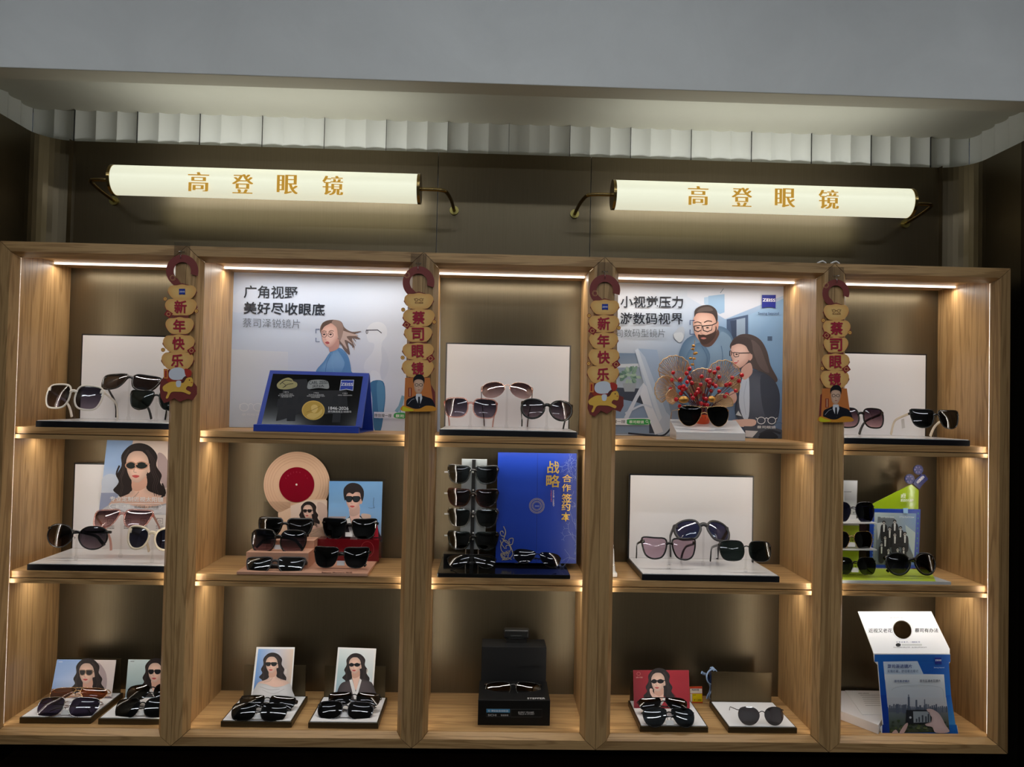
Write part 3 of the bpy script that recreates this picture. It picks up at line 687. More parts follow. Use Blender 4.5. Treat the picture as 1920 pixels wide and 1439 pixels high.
# ================================================================== helpers for flat goods
def slab(name, pts, th, n, m, parent, bevel=0):
    """sheet of thickness th whose front outline is pts (world), pushed back against the normal n"""
    n = Vector(n).normalized(); P_ = [Vector(p) for p in pts]
    a = sum(((P_[i]-P_[0]).cross(P_[i+1]-P_[0])).dot(n) for i in range(1, len(P_)-1))
    if a < 0: P_.reverse()
    o = MB().prism(P_, -n*th, 0).build(name, m, parent, True)
    if bevel: bev(o, bevel)
    return o
def lean(z0, y0, z1, y1):     # normal of a sheet leaning back from (y0,z0) to (y1,z1)
    return Vector((0, -(z1-z0), y1-y0)).normalized()
def leaf_card(name, label, cat, k, quad, zb, y1, z1, th=.0012, m=None, edge=(235,235,235), group=None):
    """card standing on height zb, leaning back on a line (y1,z1); quad = corner pixels tl,tr,br,bl"""
    b = zZ(k, *quad[2], zb); n = lean(zb, b.y, z1, y1); A = Art(b, n, CR[k])
    P_ = [A.P(*q, 0) for q in quad]
    t = empty(name, ((P_[2]+P_[3])/2), label, cat, group)
    slab('card', P_, th, n, m or mat('card_'+'%02x%02x%02x' % edge, edge, .5), t)
    return t, A
SKIN, SKD, HAIR, LIP = (238,200,182), (214,166,146), (38,30,30), (196,86,84)
def portrait(A, cx, cy, s, top=(225,225,228), hair='long', gl=(22,20,22), glr=None, d=-1, skin=SKIN, bare=True, body=True, cut=9, shades='square', hc=HAIR, wide=1.):
    """head of a person in a printed picture; s = half the face height; d = the way the face turns; cut = lowest y (in s)"""
    f = lambda pts: [(cx+d*-x*s, cy+min(y, cut)*s) for x, y in pts]
    if hair == 'long':
        A.blob(f([(.1,-1.6),(.8,-1.4),(1.3,-.8),(1.25,-.1),(1.6,.5),(1.5,1.0),(1.85,1.6),(1.6,2.3),(1.0,2.2),(.7,1.6),(.2,1.5),(-.45,1.6),(-.8,2.3),(-1.3,2.4),(-1.2,1.9),(-1.6,1.5),(-1.2,1.0),(-1.35,.5),(-1.05,-.1),(-1.05,-.8),(-.55,-1.4)]), hc)
        A.blob(f([(1.2,.6),(1.6,1.3),(1.75,2.0),(1.4,2.5),(1.0,1.9)]), hc)
    if body:
        A.blob(f([(-.35,.5),(.55,.4),(.6,1.4),(1.2,1.75),(2.1,2.1),(2.5,3.1),(2.5,4.2),(-2.1,4.2),(-2.2,3.2),(-1.7,2.2),(-.8,1.85),(-.35,1.5)]), tuple(int(v*.88) for v in (skin if bare else top)), 4, skin if bare else tuple(min(255,int(v*1.12+6)) for v in top))
        A.curve(f([(.1,1.6),(-.3,2.0),(-1.0,2.15)]), s*.06, tuple(int(v*.8) for v in skin)) if bare else None
        if bare: A.blob(f([(-1.9,2.5),(-.9,2.35),(.3,2.75),(1.5,2.6),(2.3,2.3),(2.6,3.2),(2.5,4.3),(-2.2,4.3)]), tuple(int(v*.86) for v in top), 4, top); A.curve(f([(-1.5,2.7),(-.2,3.1),(1.0,3.0)]), s*.06, tuple(int(v*.78) for v in top)); A.curve(f([(-1.2,3.1),(.2,3.6),(1.6,3.0)]), s*.05, tuple(int(v*.82) for v in top))
        else:
            A.blob(f([(-.35,.5),(.55,.4),(.62,1.5),(.5,1.9),(.1,3.1),(-.25,1.9),(-.35,1.5)]), skin)
            A.poly(f([(-.35,1.7),(.1,3.3),(.62,1.6),(.85,1.8),(.2,4.2),(-.1,4.2),(-.7,1.8)]), (235,232,230))
    A.blob(f([(-.3,.85),(.5,.5),(.62,1.2),(.1,1.55),(-.33,1.45)]), SKD if skin == SKIN else tuple(int(v*.88) for v in skin))
    A.blob(f([(0,-1.08),(.5,-.95),(.74,-.45),(.72,.15),(.5,.62),(.15,.96),(-.1,1.0),(-.38,.85),(-.62,.4),(-.7,0),(-.72,-.5),(-.45,-.95)]), tuple(int(v*.86) for v in skin), 5, tuple(min(255,int(v*1.03)) for v in skin), f([(-.1,0)])[0])
    A.blob(f([(.72,-.2),(.9,-.2),(.9,.1),(.78,.35),(.68,.3)]), tuple(int(v*.93) for v in skin))
    if hair == 'long':
        A.blob(f([(.05,-1.5),(.6,-1.3),(1.05,-.6),(1.0,.1),(1.25,.7),(1.1,1.4),(.9,.7),(.78,-.2),(.62,-.75),(.2,-1.12),(-.05,-1.15)]), hc)
        A.blob(f([(.1,-1.45),(-.5,-1.3),(-.95,-.75),(-.92,.0),(-1.12,.5),(-.95,1.0),(-.84,.4),(-.78,-.2),(-.6,-.8),(-.2,-1.1)]), hc)
    elif hair == 'short':
        A.blob(f([(.0,-1.72),(.6,-1.55),(.98,-1.05),(1.02,-.45),(.86,.1),(.74,-.3),(.62,-.75),(.2,-.8),(-.05,-.62),(-.4,-.75),(-.66,-.55),(-.8,.05),(-.95,-.5),(-.92,-1.15),(-.5,-1.6)]), hc)
    elif hair == 'neat':
        A.blob(f([(0,-1.5),(.55,-1.4),(.86,-.95),(.84,-.35),(.72,-.5),(.5,-.95),(-.2,-1.0),(-.6,-.9),(-.74,-.35),(-.86,-.6),(-.8,-1.1),(-.4,-1.45)]), hc)
    if hair == 'long':
        for kx in (-1.05,-.95,1.0,1.12,1.25):
            A.curve(f([(kx*.55,-1.15),(kx*.95,-.35),(kx*.92,.2),(kx*1.12,.8),(kx,1.3),(kx*1.15,1.9)]), s*.035, (70,58,56))
    # features
    A.curve(f([(-.12,-.1),(-.24,.28),(-.05,.34)]), s*.05, tuple(int(v*.8) for v in skin))
    A.blob(f([(-.36,.56),(-.12,.5),(.14,.57),(-.1,.7)]), LIP)
    if shades:
        lx = {'square': [(-.3,-.22),(0,-.26),(.3,-.22),(.3,.05),(.12,.24),(-.15,.24),(-.3,.05)], 'round': [(-.28,-.1),(0,-.25),(.28,-.1),(.26,.12),(0,.24),(-.26,.12)]}[shades]
        for ox, w_ in ((-.42,.9), (.28,1.05)):
            A.blob(f([(ox+x*w_*wide, y-.12) for x, y in lx]), gl)
            if glr: A.line([tuple(p) for p in spline(f([(ox+x*w_*1.04*wide, y*1.04-.12) for x, y in lx]), 3)]+[tuple(spline(f([(ox+x*w_*1.04*wide, y*1.04-.12) for x, y in lx]), 3)[0])], s*.07, glr)
        A.line(f([(-.15,-.2),(.02,-.2)]), s*.09, glr or gl); A.line(f([(.55,-.24),(.82,-.2)]), s*.08, glr or gl)
    else:
        for ox in (-.34, .26):
            A.blob(f([(ox-.16,-.1),(ox,-.17),(ox+.16,-.1),(ox,-.04)]), (60,44,40)); A.curve(f([(ox-.22,-.3),(ox,-.38),(ox+.24,-.28)]), s*.06, (70,52,46))

# ================================================================== wide lens poster (second cabinet)
t = empty('poster', ((.4862+1.034)/2, .2808, S1), 'pale blue lens poster with a woman in a blue jacket, behind the slanted plaque', 'poster')
Pn = (0,-1,0); xa, xb = JX[1]+MW+.001, JX[2]-MW-.001
slab('poster_panel', [(xa,.2795,S1+.001),(xb,.2795,S1+.001),(xb,.2795,CEIL-.001),(xa,.2795,CEIL-.001)], .0012, Pn, mat('poster_pale_blue', (196,208,226)), t)
A = Art((0,.2795,1), Pn, CR['A'])
A.grad([(146,122),(1700,165),(1700,1330),(110,1280)], [[(188,200,222),(198,208,228),(196,208,228),(186,200,222)],[(176,194,222),(196,208,228),(204,212,228),(196,206,224)],[(190,202,222),(204,212,226),(208,214,228),(198,206,222)],[(180,192,212),(190,200,218),(198,206,222),(190,200,218)]])
A.blob([(150,300),(330,210),(520,330),(500,480),(330,420),(150,420)], (190,203,225))
A.grad([(120,700),(560,720),(560,1290),(110,1280)], [[(198,207,222),(206,213,226)],[(184,196,214),(196,205,220)]])
# the dummy
A.blob([(1150,560),(1170,520),(1215,497),(1270,505),(1300,545),(1300,600),(1270,640),(1262,680),(1300,730),(1315,800),(1305,880),(1265,930),(1268,960),(1180,960),(1165,900),(1130,850),(1140,790),(1195,720),(1205,660),(1165,645),(1150,600)], (216,222,234))
A.blob([(1262,680),(1300,730),(1315,800),(1305,880),(1265,930),(1250,860),(1262,780)], (200,208,224))
A.blob([(1180,870),(1225,865),(1255,910),(1225,1000),(1190,1050),(1180,960)], (222,228,238))
A.blob([(1178,950),(1270,940),(1290,1040),(1280,1160),(1255,1310),(1210,1310),(1195,1200),(1190,1060)], (62,112,150))
A.blob([(1225,960),(1268,950),(1285,1050),(1262,1200),(1240,1200)], (84,136,172))
A.line([(1145,558),(1232,556),(1262,580)], 6, (34,40,60)); A.ring(1152, 570, 6, 14, 4, (34,40,60))
# the woman
A.blob([(790,860),(1030,860),(1045,1000),(1035,1180),(900,1200),(740,1190),(735,1000)], (96,144,192), 4, (118,164,208)); A.poly([(740,1170),(1035,1170),(1030,1280),(745,1275)], (70,84,108))
for i in range(9): A.curve([(960,560+i*9),(1030,575+i*9+random.uniform(-8,8)),(1095-i*6+random.uniform(-12,12),578+i*16)], 5, ((176,152,144),(120,98,92),(206,186,176))[i%3])
A.blob([(775,880),(830,790),(880,720),(945,690),(1000,735),(1025,800),(1032,880),(1000,890)], (90,138,188), 4, (130,174,216), (930,770))
A.blob([(930,700),(985,735),(1015,800),(1030,880),(960,885),(985,800)], (92,140,190)); A.curve([(880,740),(850,810),(840,880)], 4, (74,118,168)); A.curve([(905,720),(890,800),(905,870)], 3, (130,176,216))
A.blob([(810,590),(805,530),(840,490),(905,480),(960,495),(985,540),(1040,570),(1110,565),(1060,590),(1105,625),(1040,620),(1060,690),(1010,650),(1025,740),(985,710),(950,660),(900,690)], (116,98,92))
A.blob([(850,560),(930,550),(1000,570),(1090,600),(1000,605),(1045,660),(985,630),(1005,700),(960,650),(920,600)], (190,168,160))
A.blob([(868,650),(935,620),(940,690),(880,720),(868,700)], (196,150,140))
A.blob([(815,540),(870,505),(925,530),(940,590),(915,650),(875,685),(840,670),(815,620)], (206,160,148), 4, (240,202,190), (868,600))
A.blob([(812,560),(815,510),(850,488),(905,480),(880,505),(835,530)], (92,76,70)); A.blob([(905,480),(960,500),(975,560),(950,640),(935,600),(925,540),(890,505)], (150,128,120))
A.blob([(838,650),(858,642),(872,655),(855,662)], (176,86,92)); A.curve([(848,590),(838,625),(850,632)], 4, (196,148,138))
for x in (832, 880): A.ring(x, 592, 20, 18, 3, (70,60,66), 14); A.blob([(x-10,590),(x,583),(x+10,588),(x,596)], (50,40,44))
A.curve([(815,570),(832,562),(850,570)], 3, (96,76,70)); A.curve([(866,570),(884,560),(905,566)], 3, (96,76,70))
for pts in ([(798,550),(770,550),(770,582)], [(770,615),(770,645),(798,645)]): A.line(pts, 5, (38,62,110))
A.line([(1370,1170),(1400,1130),(1425,1050)], 26, (120,160,186)); A.line([(1385,1165),(1378,1190)], 12, (120,160,186)); A.line([(1402,1150),(1400,1185)], 11, (120,160,186))
# white spectacle mark
for x in (232, 335): A.ring(x, 1135, 34, 28, 5, (214,220,230), 16)
A.curve([(264,1120),(283,1108),(303,1120)], 5, (214,220,230)); A.line([(200,1112),(205,1135)], 5, (214,220,230))
A.poly([(1205,1170),(1440,1175),(1440,1222),(1205,1215)], (216,220,230)); A.blob([(1352,1200),(1368,1178),(1440,1180),(1440,1218),(1368,1216)], (58,156,84))
A.done('print', t)
A.text('广角视野', (230,318), (633,325), 96, '1c2430', t, .012); A.text('美好尽收眼底', (228,436), (836,450), 92, '1c2430', t, .012)
A.text('蔡司泽锐镜片', (222,535), (652,545), 68, '4a525e', t, -.012)
A.text('微信搜一搜', (1207,1208), (1336,1212), 26, '2a3038', t, .006); A.text('蔡司', (1366,1212), (1428,1214), 24, 'f4f6f4', t, .008)
A.text('蔡司眼镜', (215,1198), (350,1200), 18, 'ced4e0', t, .01)

# ================================================================== blue slanted anniversary plaque
BLUE = mat('royal_blue_board', (36,66,172), .4)
b0 = Vector((0,.074,S1+.020)); ntop = Vector((0,.130,S1+.163)); n = lean(b0.z, b0.y, ntop.z, ntop.y); A = Art(b0, n, CR['A'])
c4 = [A.P(*q, 0) for q in ((425,858),(1168,880),(1112,1290),(322,1275))]
t = empty('award_plaque', (sum(p.x for p in c4)/4, .13, S1), 'blue slanted plaque with a black glossy face and a gold medal', 'plaque')
slab('slanted_board', c4, .007, n, BLUE, t, .0008)
q0, q1 = zY('A',300,1262,.056), zY('A',1090,1283,.056)
bev(MB().box((q0.x,.056,S1+.0005), (q1.x,.0725,S1+.0185)).build('front_ledge', BLUE, t, True), .001)
xr_ = q1.x; P_ = [(q0.x+.004,.073,S1+.0005),(xr_-.001,.073,S1+.0005),(xr_+.012,.235,S1+.0005),(q0.x+.004,.235,S1+.0005)]
MB().prism(P_, (0,0,.003)).build('base_plate', BLUE, t, True)
tt = c4[1]-n*.0072; tl = c4[0]-n*.0072
MB().hexa([(tl.x,.228,S1+.0037),(xr_+.012,.228,S1+.0037),(xr_+.012,.233,S1+.0037),(tl.x,.233,S1+.0037),(tl.x,tt.y+.001,tt.z-.002),(tt.x,tt.y+.001,tt.z-.002),(tt.x,tt.y+.005,tt.z-.001),(tl.x,tl.y+.005,tl.z-.001)]).build('rear_leg', BLUE, t, True)
g = slab('glossy_face', [A.P(*q, .0008) for q in ((448,885),(1122,905),(1066,1276),(362,1262))], .0006, n, BLACKG, t)
A.lift = .0010
A.poly([(560,930),(700,925),(730,1010),(1000,1010),(1010,1180),(780,1190),(700,1160),(520,1230),(470,1240),(500,1060)], (22,22,27))
for (x0, y0, w_, h_) in ((485,1075,40,60),(560,1060,40,60),(640,1050,35,60),(900,1050,40,60),(965,1060,40,60),(560,1150,60,90),(900,1160,60,90)): A.poly([(x0,y0),(x0+w_,y0),(x0+w_-8,y0+h_),(x0-10,y0+h_)], (15,16,24))
A.blob([(480,960),(515,930),(560,915),(590,925),(600,940),(628,955),(622,985),(560,1002),(500,1000),(480,985)], (168,160,110)); A.curve([(500,965),(540,935),(590,940)], 6, (60,58,40)); A.curve([(530,985),(560,965),(600,960)], 5, (60,58,40))
A.curve([(515,950),(545,975),(520,990)], 4, (60,58,40))
A.blob([(712,1000),(708,965),(725,938),(785,930),(850,938),(866,965),(862,998),(790,992)], (156,160,160))
A.poly([(958,932),(1056,932),(1048,1014),(998,1004),(946,1012)], (210,216,235)); A.poly([(962,936),(1052,936),(1045,1008),(998,999),(950,1007)], (36,64,176))
A.ell(750,1160,86,73,(226,188,92),0,32); A.ell(750,1160,78,66,(206,166,70),0,32)
A.blob([(735,1130),(752,1118),(775,1122),(785,1140),(778,1165),(760,1180),(740,1170),(735,1150)], (236,204,120)); A.blob([(700,1200),(730,1180),(780,1182),(815,1150),(812,1185),(760,1222),(720,1218)], (232,198,110))
A.curve([(700,1175),(740,1160),(800,1130)], 4, (170,130,50))
A.done('face_print', t)
A.text('CARL ZEISS', (718,966), (858,962), 24, '3a3e40', t, .012); A.text('JENA', (742,992), (832,990), 20, '3a3e40', t, .012)
A.text('ZEISS', (957,976), (1048,978), 22, 'eef0f8', t, .015); A.text('1846-2026', (864,1156), (1014,1158), 24, 'e8e8e8', t, .012); A.text('蔡司集团成立180周年', (860,1178), (1036,1180), 17, 'd8d8d8', t, .004)
for (s_, x0, x1, y) in (('1873',530,566,1028),('CARL ZEISS 商标',497,598,1043),('首个显微镜商标注册使用',488,606,1054),('一直沿用至今天',500,590,1064),('1902',755,792,1034),('采用双合透镜造型',715,830,1048),('商标由光学玻璃镜片组成',702,836,1058),('沿用至今百余年',733,800,1068),('1997',970,1008,1038),('全球统一使用的蓝色商标',935,1042,1052)):
    A.text(s_, (x0,y), (x1,y+1), 9, 'd2d2d2', t, .004)
# engraved gold medal, a little proud of the face
mc = A.P(750,1160,.0012); ax = (A.P(836,1160,.0012)-mc).length

# ================================================================== poster of a couple (fourth cabinet)
t = empty('poster', ((JX[3]+JX[4])/2, .2808, S1), 'blue lens poster of a bearded man and a smiling woman, both in glasses', 'poster')
xa, xb = JX[3]+MW+.001, JX[4]-MW-.001
slab('poster_panel', [(xa,.2795,S1+.001),(xb,.2795,S1+.001),(xb,.2795,CEIL-.001),(xa,.2795,CEIL-.001)], .0012, Pn, mat('poster_pale_blue', (196,208,226)), t)
A = Art((0,.2795,1), Pn, CR['B'])
A.grad([(-60,195),(1295,214),(1280,1298),(-90,1262)], [[(206,212,224),(212,216,226),(202,210,224),(196,206,224),(190,202,222)],[(204,212,224),(196,206,220),(176,192,214),(132,166,204),(128,166,206)],[(176,188,206),(168,180,198),(140,160,186),(120,152,190),(120,158,200)],[(120,130,148),(134,146,164),(120,136,158),(104,130,166),(106,138,180)],[(116,128,150),(150,164,186),(120,140,170),(90,106,134),(92,112,146)]])
A.poly([(870,450),(1290,280),(1290,214),(600,204),(600,290)], (204,210,224)); A.poly([(720,296),(865,272),(865,402),(835,412),(720,340)], (166,192,218)); A.poly([(750,285),(865,272),(865,402),(830,414),(750,350)], (148,180,212))
A.line([(835,265),(858,232)], 5, (120,140,160))
A.poly([(880,452),(1032,418),(1032,760),(960,700),(880,560)], (74,92,122)); A.poly([(905,462),(1012,440),(1012,700),(920,600)], (146,166,190)); A.poly([(905,462),(950,454),(950,640),(920,600)], (60,74,100))
A.poly([(1170,572),(1203,572),(1203,604),(1170,604)], (70,96,130)); A.grad([(1040,420),(1290,300),(1285,900),(1040,700)], [[(150,182,214),(136,172,210)],[(122,160,202),(120,160,204)]]); A.poly([(1170,572),(1203,572),(1203,604),(1170,604)], (74,98,130))
# desk side: window, plant, cabinets, monitor
A.grad([(90,690),(380,695),(380,960),(90,950)], [[(108,130,158),(120,140,164)],[(166,178,194),(150,164,182)]]); A.poly([(90,770),(260,765),(265,790),(90,795)], (196,204,214)); A.poly([(90,935),(420,950),(420,1260),(90,1260)], (58,66,82)); A.poly([(90,1010),(240,1040),(330,1070),(330,1260),(90,1260)], (128,150,180))
for i in range(26):
    q = random.random()*6.28; rr = random.random()**.5; A.ell(195+math.cos(q)*rr*75, 850+math.sin(q)*rr*62, 20, 11, ((126,158,142),(158,184,166),(96,130,118))[i%3], q, 8)
A.poly([(140,905),(240,905),(225,965),(155,965)], (150,160,170))
A.blob([(545,505),(575,510),(580,560),(560,600),(520,600),(500,560),(520,530)], (176,186,200)); A.blob([(500,560),(560,545),(572,590),(540,615)], (196,204,214))
A.poly([(228,672),(250,658),(385,668),(478,1140),(475,1270),(395,1290)], (176,192,214)); A.poly([(250,658),(385,668),(490,1150),(450,1110),(300,720)], (152,172,200)); A.poly([(228,672),(250,658),(420,1150),(400,1180)], (196,208,224))
A.poly([(150,1150),(260,940),(290,900),(300,930),(250,1010),(180,1160)], (196,206,222)); A.poly([(265,990),(290,905),(312,930),(350,1070),(430,1250),(370,1270),(300,1090)], (206,214,228)); A.curve([(160,1120),(280,1060),(350,1080)], 14, (190,202,220))
A.curve([(180,1260),(360,1276),(440,1270),(500,1200)], 12, (40,46,60))
# man
A.blob([(560,840),(880,840),(900,960),(880,1080),(700,1120),(560,1060)], (92,122,152), 4, (116,146,176))
A.blob([(530,800),(545,680),(585,600),(650,560),(700,545),(800,500),(880,520),(925,590),(930,680),(905,780),(890,860),(800,920),(640,900),(560,860)], (88,116,146), 4, (134,162,190), (800,640))
A.blob([(640,640),(700,620),(760,700),(740,800),(680,860),(600,820),(590,720)], (92,122,152), 4, (120,150,180)); A.blob([(840,540),(905,580),(925,670),(900,760),(850,700),(830,620)], (128,156,184)); A.curve([(700,640),(740,720),(730,820)], 5, (84,112,144)); A.curve([(840,640),(850,720),(830,800)], 5, (84,112,144))
A.blob([(690,580),(800,520),(825,560),(770,640),(710,640)], (96,72,66))
A.blob([(640,480),(655,420),(700,400),(770,410),(808,450),(815,510),(795,560),(760,610),(720,632),(690,610),(655,560)], (196,150,134), 4, (232,194,178), (715,500)); A.blob([(800,465),(820,470),(820,505),(808,530),(796,510)], (204,158,142))
A.blob([(675,560),(720,566),(790,540),(800,500),(808,520),(795,575),(760,615),(718,632),(690,610)], (74,58,54)); A.blob([(694,585),(715,579),(735,586),(714,594)], (196,128,120)); A.blob([(680,568),(712,560),(745,570),(712,575)], (70,54,50))
A.blob([(650,435),(655,385),(700,355),(760,352),(805,385),(815,440),(808,480),(795,440),(770,412),(700,405),(665,412)], (66,56,54)); A.blob([(668,400),(700,370),(760,365),(780,390),(720,395)], (92,80,76))
for x, w_ in ((675,28),(742,34)): A.line([(x-w_,500),(x+w_,492),(x+w_-4,528),(x,540),(x-w_+5,530),(x-w_,500)], 6, (34,34,40)); A.blob([(x-12,512),(x,506),(x+12,512),(x,517)], (60,46,44))
A.line([(702,504),(710,502)], 6, (34,34,40)); A.line([(774,494),(808,476)], 6, (34,34,40)); A.curve([(648,478),(672,470),(700,480)], 6, (70,56,52)); A.curve([(718,474),(745,462),(775,468)], 6, (70,56,52)); A.curve([(705,505),(695,550),(712,556)], 4, (190,146,132))
# woman
A.blob([(905,660),(920,600),(975,560),(1050,560),(1120,600),(1165,680),(1190,780),(1240,880),(1200,900),(1140,840),(1060,800),(1000,820),(960,780),(1000,700)], (76,66,68)); A.blob([(1050,600),(1110,640),(1150,740),(1180,830),(1120,800),(1080,720)], (96,84,84))
A.blob([(950,880),(990,820),(1060,810),(1140,830),(1210,880),(1250,960),(1255,1060),(1240,1160),(1190,1230),(1080,1240),(990,1190),(940,1120),(950,1000)], (50,58,76), 4, (84,92,110), (1110,930)); A.blob([(1120,850),(1200,880),(1245,960),(1250,1060),(1180,1180),(1130,1060)], (54,62,80))
A.blob([(985,880),(1030,850),(1040,960),(1035,1140),(1000,1160),(965,1040)], (196,208,228)); A.curve([(1020,890),(1000,1000),(1015,1130)], 4, (164,180,206))
A.blob([(985,800),(1045,760),(1060,830),(1010,880),(985,860)], (206,166,156))
A.blob([(905,700),(915,640),(955,612),(1015,620),(1045,680),(1035,740),(985,790),(945,800),(922,775),(918,740)], (208,164,152), 4, (242,206,194), (965,700)); A.blob([(1030,700),(1055,695),(1060,725),(1040,745)], (214,170,158))
A.blob([(920,745),(940,752),(965,742),(945,768),(925,762)], (206,110,110)); A.line([(925,752),(955,750)], 5, (244,238,236))
for pts in ([(900,676),(912,678),(912,705),(900,712),(900,676)], [(928,686),(965,690),(962,716),(940,720),(928,710),(928,686)]): A.line(pts, 5, (36,34,40))
A.line([(912,688),(928,690)], 5, (36,34,40)); A.line([(965,692),(1042,690)], 6, (36,34,40)); A.blob([(938,700),(948,695),(958,701),(948,706)], (60,46,44))
A.blob([(912,640),(925,600),(975,575),(1040,590),(1060,640),(1060,700),(1035,680),(1010,640),(960,625)], (70,60,62))
# arm, hand, table things
A.blob([(910,1170),(1000,1160),(1080,1165),(1075,1205),(990,1215),(915,1200)], (220,184,172)); A.poly([(1000,1210),(1200,1215),(1280,1240),(1280,1298),(1000,1285)], (70,78,92)); A.poly([(1010,1240),(1100,1245),(1060,1290),(1010,1285)], (206,208,214))
A.blob([(885,990),(930,960),(950,1010),(930,1050),(890,1040)], (214,172,160)); A.curve([(1110,1270),(1180,1240),(1260,1262)], 16, (38,44,56)); A.curve([(1190,1230),(1240,1185),(1282,1195)], 7, (90,110,140)); A.poly([(960,1100),(985,1140),(940,1130)], (196,204,214))
A.blob([(1105,1295),(1140,1255),(1200,1250),(1240,1295)], (30,36,48))
for pts in ([(650,460),(618,460),(618,492)], [(618,525),(618,558),(650,558)]): A.line(pts, 6, (38,62,110))
A.poly([(1128,279),(1226,279),(1224,374),(1200,367),(1176,365),(1152,367),(1127,373)], (28,42,140))
for x in (1122, 1197): A.ring(x, 1170, 28, 24, 5, (226,230,236), 16)
A.curve([(1149,1158),(1159,1150),(1170,1158)], 5, (226,230,236)); A.line([(1084,1150),(1096,1160)], 5, (226,230,236)); A.line([(1236,1150),(1224,1160)], 5, (226,230,236))
A.poly([(90,1155),(320,1152),(345,1175),(325,1202),(90,1200)], (222,228,236)); A.blob([(170,1178),(185,1160),(320,1160),(334,1180),(320,1198),(185,1198)], (52,158,80)); A.ring(312, 1176, 8, 8, 3, (236,244,238), 12); A.line([(318,1183),(326,1192)], 3, (236,244,238))
A.done('print', t)
A.text('小视觉压力', (124,370), (568,372), 84, '1a202c', t, .012); A.text('游数码视界', (122,488), (568,490), 84, '1a202c', t, .012); A.text('数码型镜片', (150,578), (440,580), 58, '3c4450', t, -.012); A.text('司', (98,578), (138,579), 50, '3c4450', t, -.012)
A.text('ZEISS', (1131,326), (1222,328), 22, 'f2f4fa', t, .016); A.text('Seeing beyond', (1100,424), (1246,424), 22, '24345c', t, .008); A.text('蔡司眼镜', (1092,1226), (1224,1228), 20, 'e2e6ec', t, .008)
A.text('蔡司眼镜', (186,1190), (290,1192), 22, 'f0f6f0', t, .008); A.text('搜一搜', (70,1188), (158,1190), 24, '2a3038', t, .004)
# ================================================================== white block, aviators and berries (fourth cabinet, top cell)
zb = S1
p0, p1 = zY('B',523,1250,.075), zY('B',1013,1262,.075)
t = empty('riser_block', ((p0.x+p1.x)/2, .14, S1), 'white low block under the gold aviator sunglasses, in front of the couple poster', 'display block')
h_ = p0.z-S1
vs = [(p0.x,.075,S1+.0005),(p1.x,.075,S1+.0005),(p1.x-.004,.215,S1+.0005),(p0.x-.016,.215,S1+.0005)]
bl_, br_ = zY('B',478,1160,.2), zY('B',948,1170,.2)
bev(MB().hexa([vs[0],vs[1],(br_.x,.2,S1+.0005),(bl_.x,.2,S1+.0005),(vs[0][0],vs[0][1],S1+h_),(vs[1][0],vs[1][1],S1+h_),tuple(br_),tuple(bl_)]).build('block', WHITEG, t, True), .0008)
ztb = S1+h_+.5*(bl_.z-S1-h_)
AV = G('gold wire aviator sunglasses with black-green lenses on the white block', 'B', 535, 908, 1140, 142, 'aviator', GOLDW, lens('lens_green_black', (26,24,18), None, .7, 1.5), Y=.105, rim=.0009, rd=.0016, surf=ztb, bridge=722, dbl=True, tw=(.0008,.0012), br=.10, pads=True)
REDB = mat('berry_red', (196,16,34), .12, coat=.6); STEM = mat('dark_stem', (92,34,34), .5); FAN = mat('gold_fan_leaf', (232,196,150), .32, .75); GLEAF = mat('gold_leaf_foil', (214,160,84), .3, .85)
t = empty('berry_arrangement', (*(zY('B',700,1160,.17).xy), ztb), 'red berry twigs with gold pleated fan leaves standing behind the aviator sunglasses', 'flower arrangement')
base = zY('B',700,1140,.175)
pot = MB(); pot.cyl((base.x,.175,ztb+.0003), (base.x,.175,ztb+.030), .021, 20, 0, .026); pot.build('orange_cup', mat('orange_gloss', (226,78,30), .3), t, True)
def fan(cx, cy, rx, ry, a0, a1, Y, hub):
    """openwork fan leaf: ribs from the hub to a scalloped rim, crop B pixels"""
    m = MB(); Hh = zY('B', hub[0], hub[1], Y+.012); n = 26; rim = []
    for i in range(n+1):
        a = math.radians(a0+(a1-a0)*i/n); w_ = 1+.035*math.sin(i*2.1)
        p = zY('B', cx+rx*w_*math.cos(a), cy-ry*w_*math.sin(a), Y-.006*math.sin(math.pi*i/n)); rim.append(p)
    m.tube(rim, .0015, 6)
    for i in range(n+1):
        p = rim[i]; q = Hh.lerp(p, .5 if i % 2 else .28)+Vector((0,.003,0)); mid = Hh.lerp(p, .72)
        m.tube([Hh if i % 2 == 0 else Hh.lerp(rim[i-1], .42), q, mid, p], .0011, 5)
    for fr_ in (.55, .78):
        for i in range(0, n, 3): m.tube([Hh.lerp(rim[i], fr_), Hh.lerp(rim[i+1], fr_+.07)], 0.0008, 5)
    m.build('fan_leaf', FAN, t, True)
fan(510, 810, 112, 100, 5, 215, .185, (560,900)); fan(860, 850, 118, 108, -50, 170, .19, (830,930)); fan(705, 880, 92, 80, -10, 190, .20, (710,960))
fan(455, 950, 85, 98, 60, 250, .18, (520,960)); fan(850, 1045, 75, 62, -20, 150, .165, (790,1090)); fan(510, 1000, 60, 55, 100, 260, .17, (560,1010)); fan(930, 920, 45, 60, -60, 80, .20, (880,900)); fan(660, 970, 60, 70, 0, 180, .205, (665,1040))
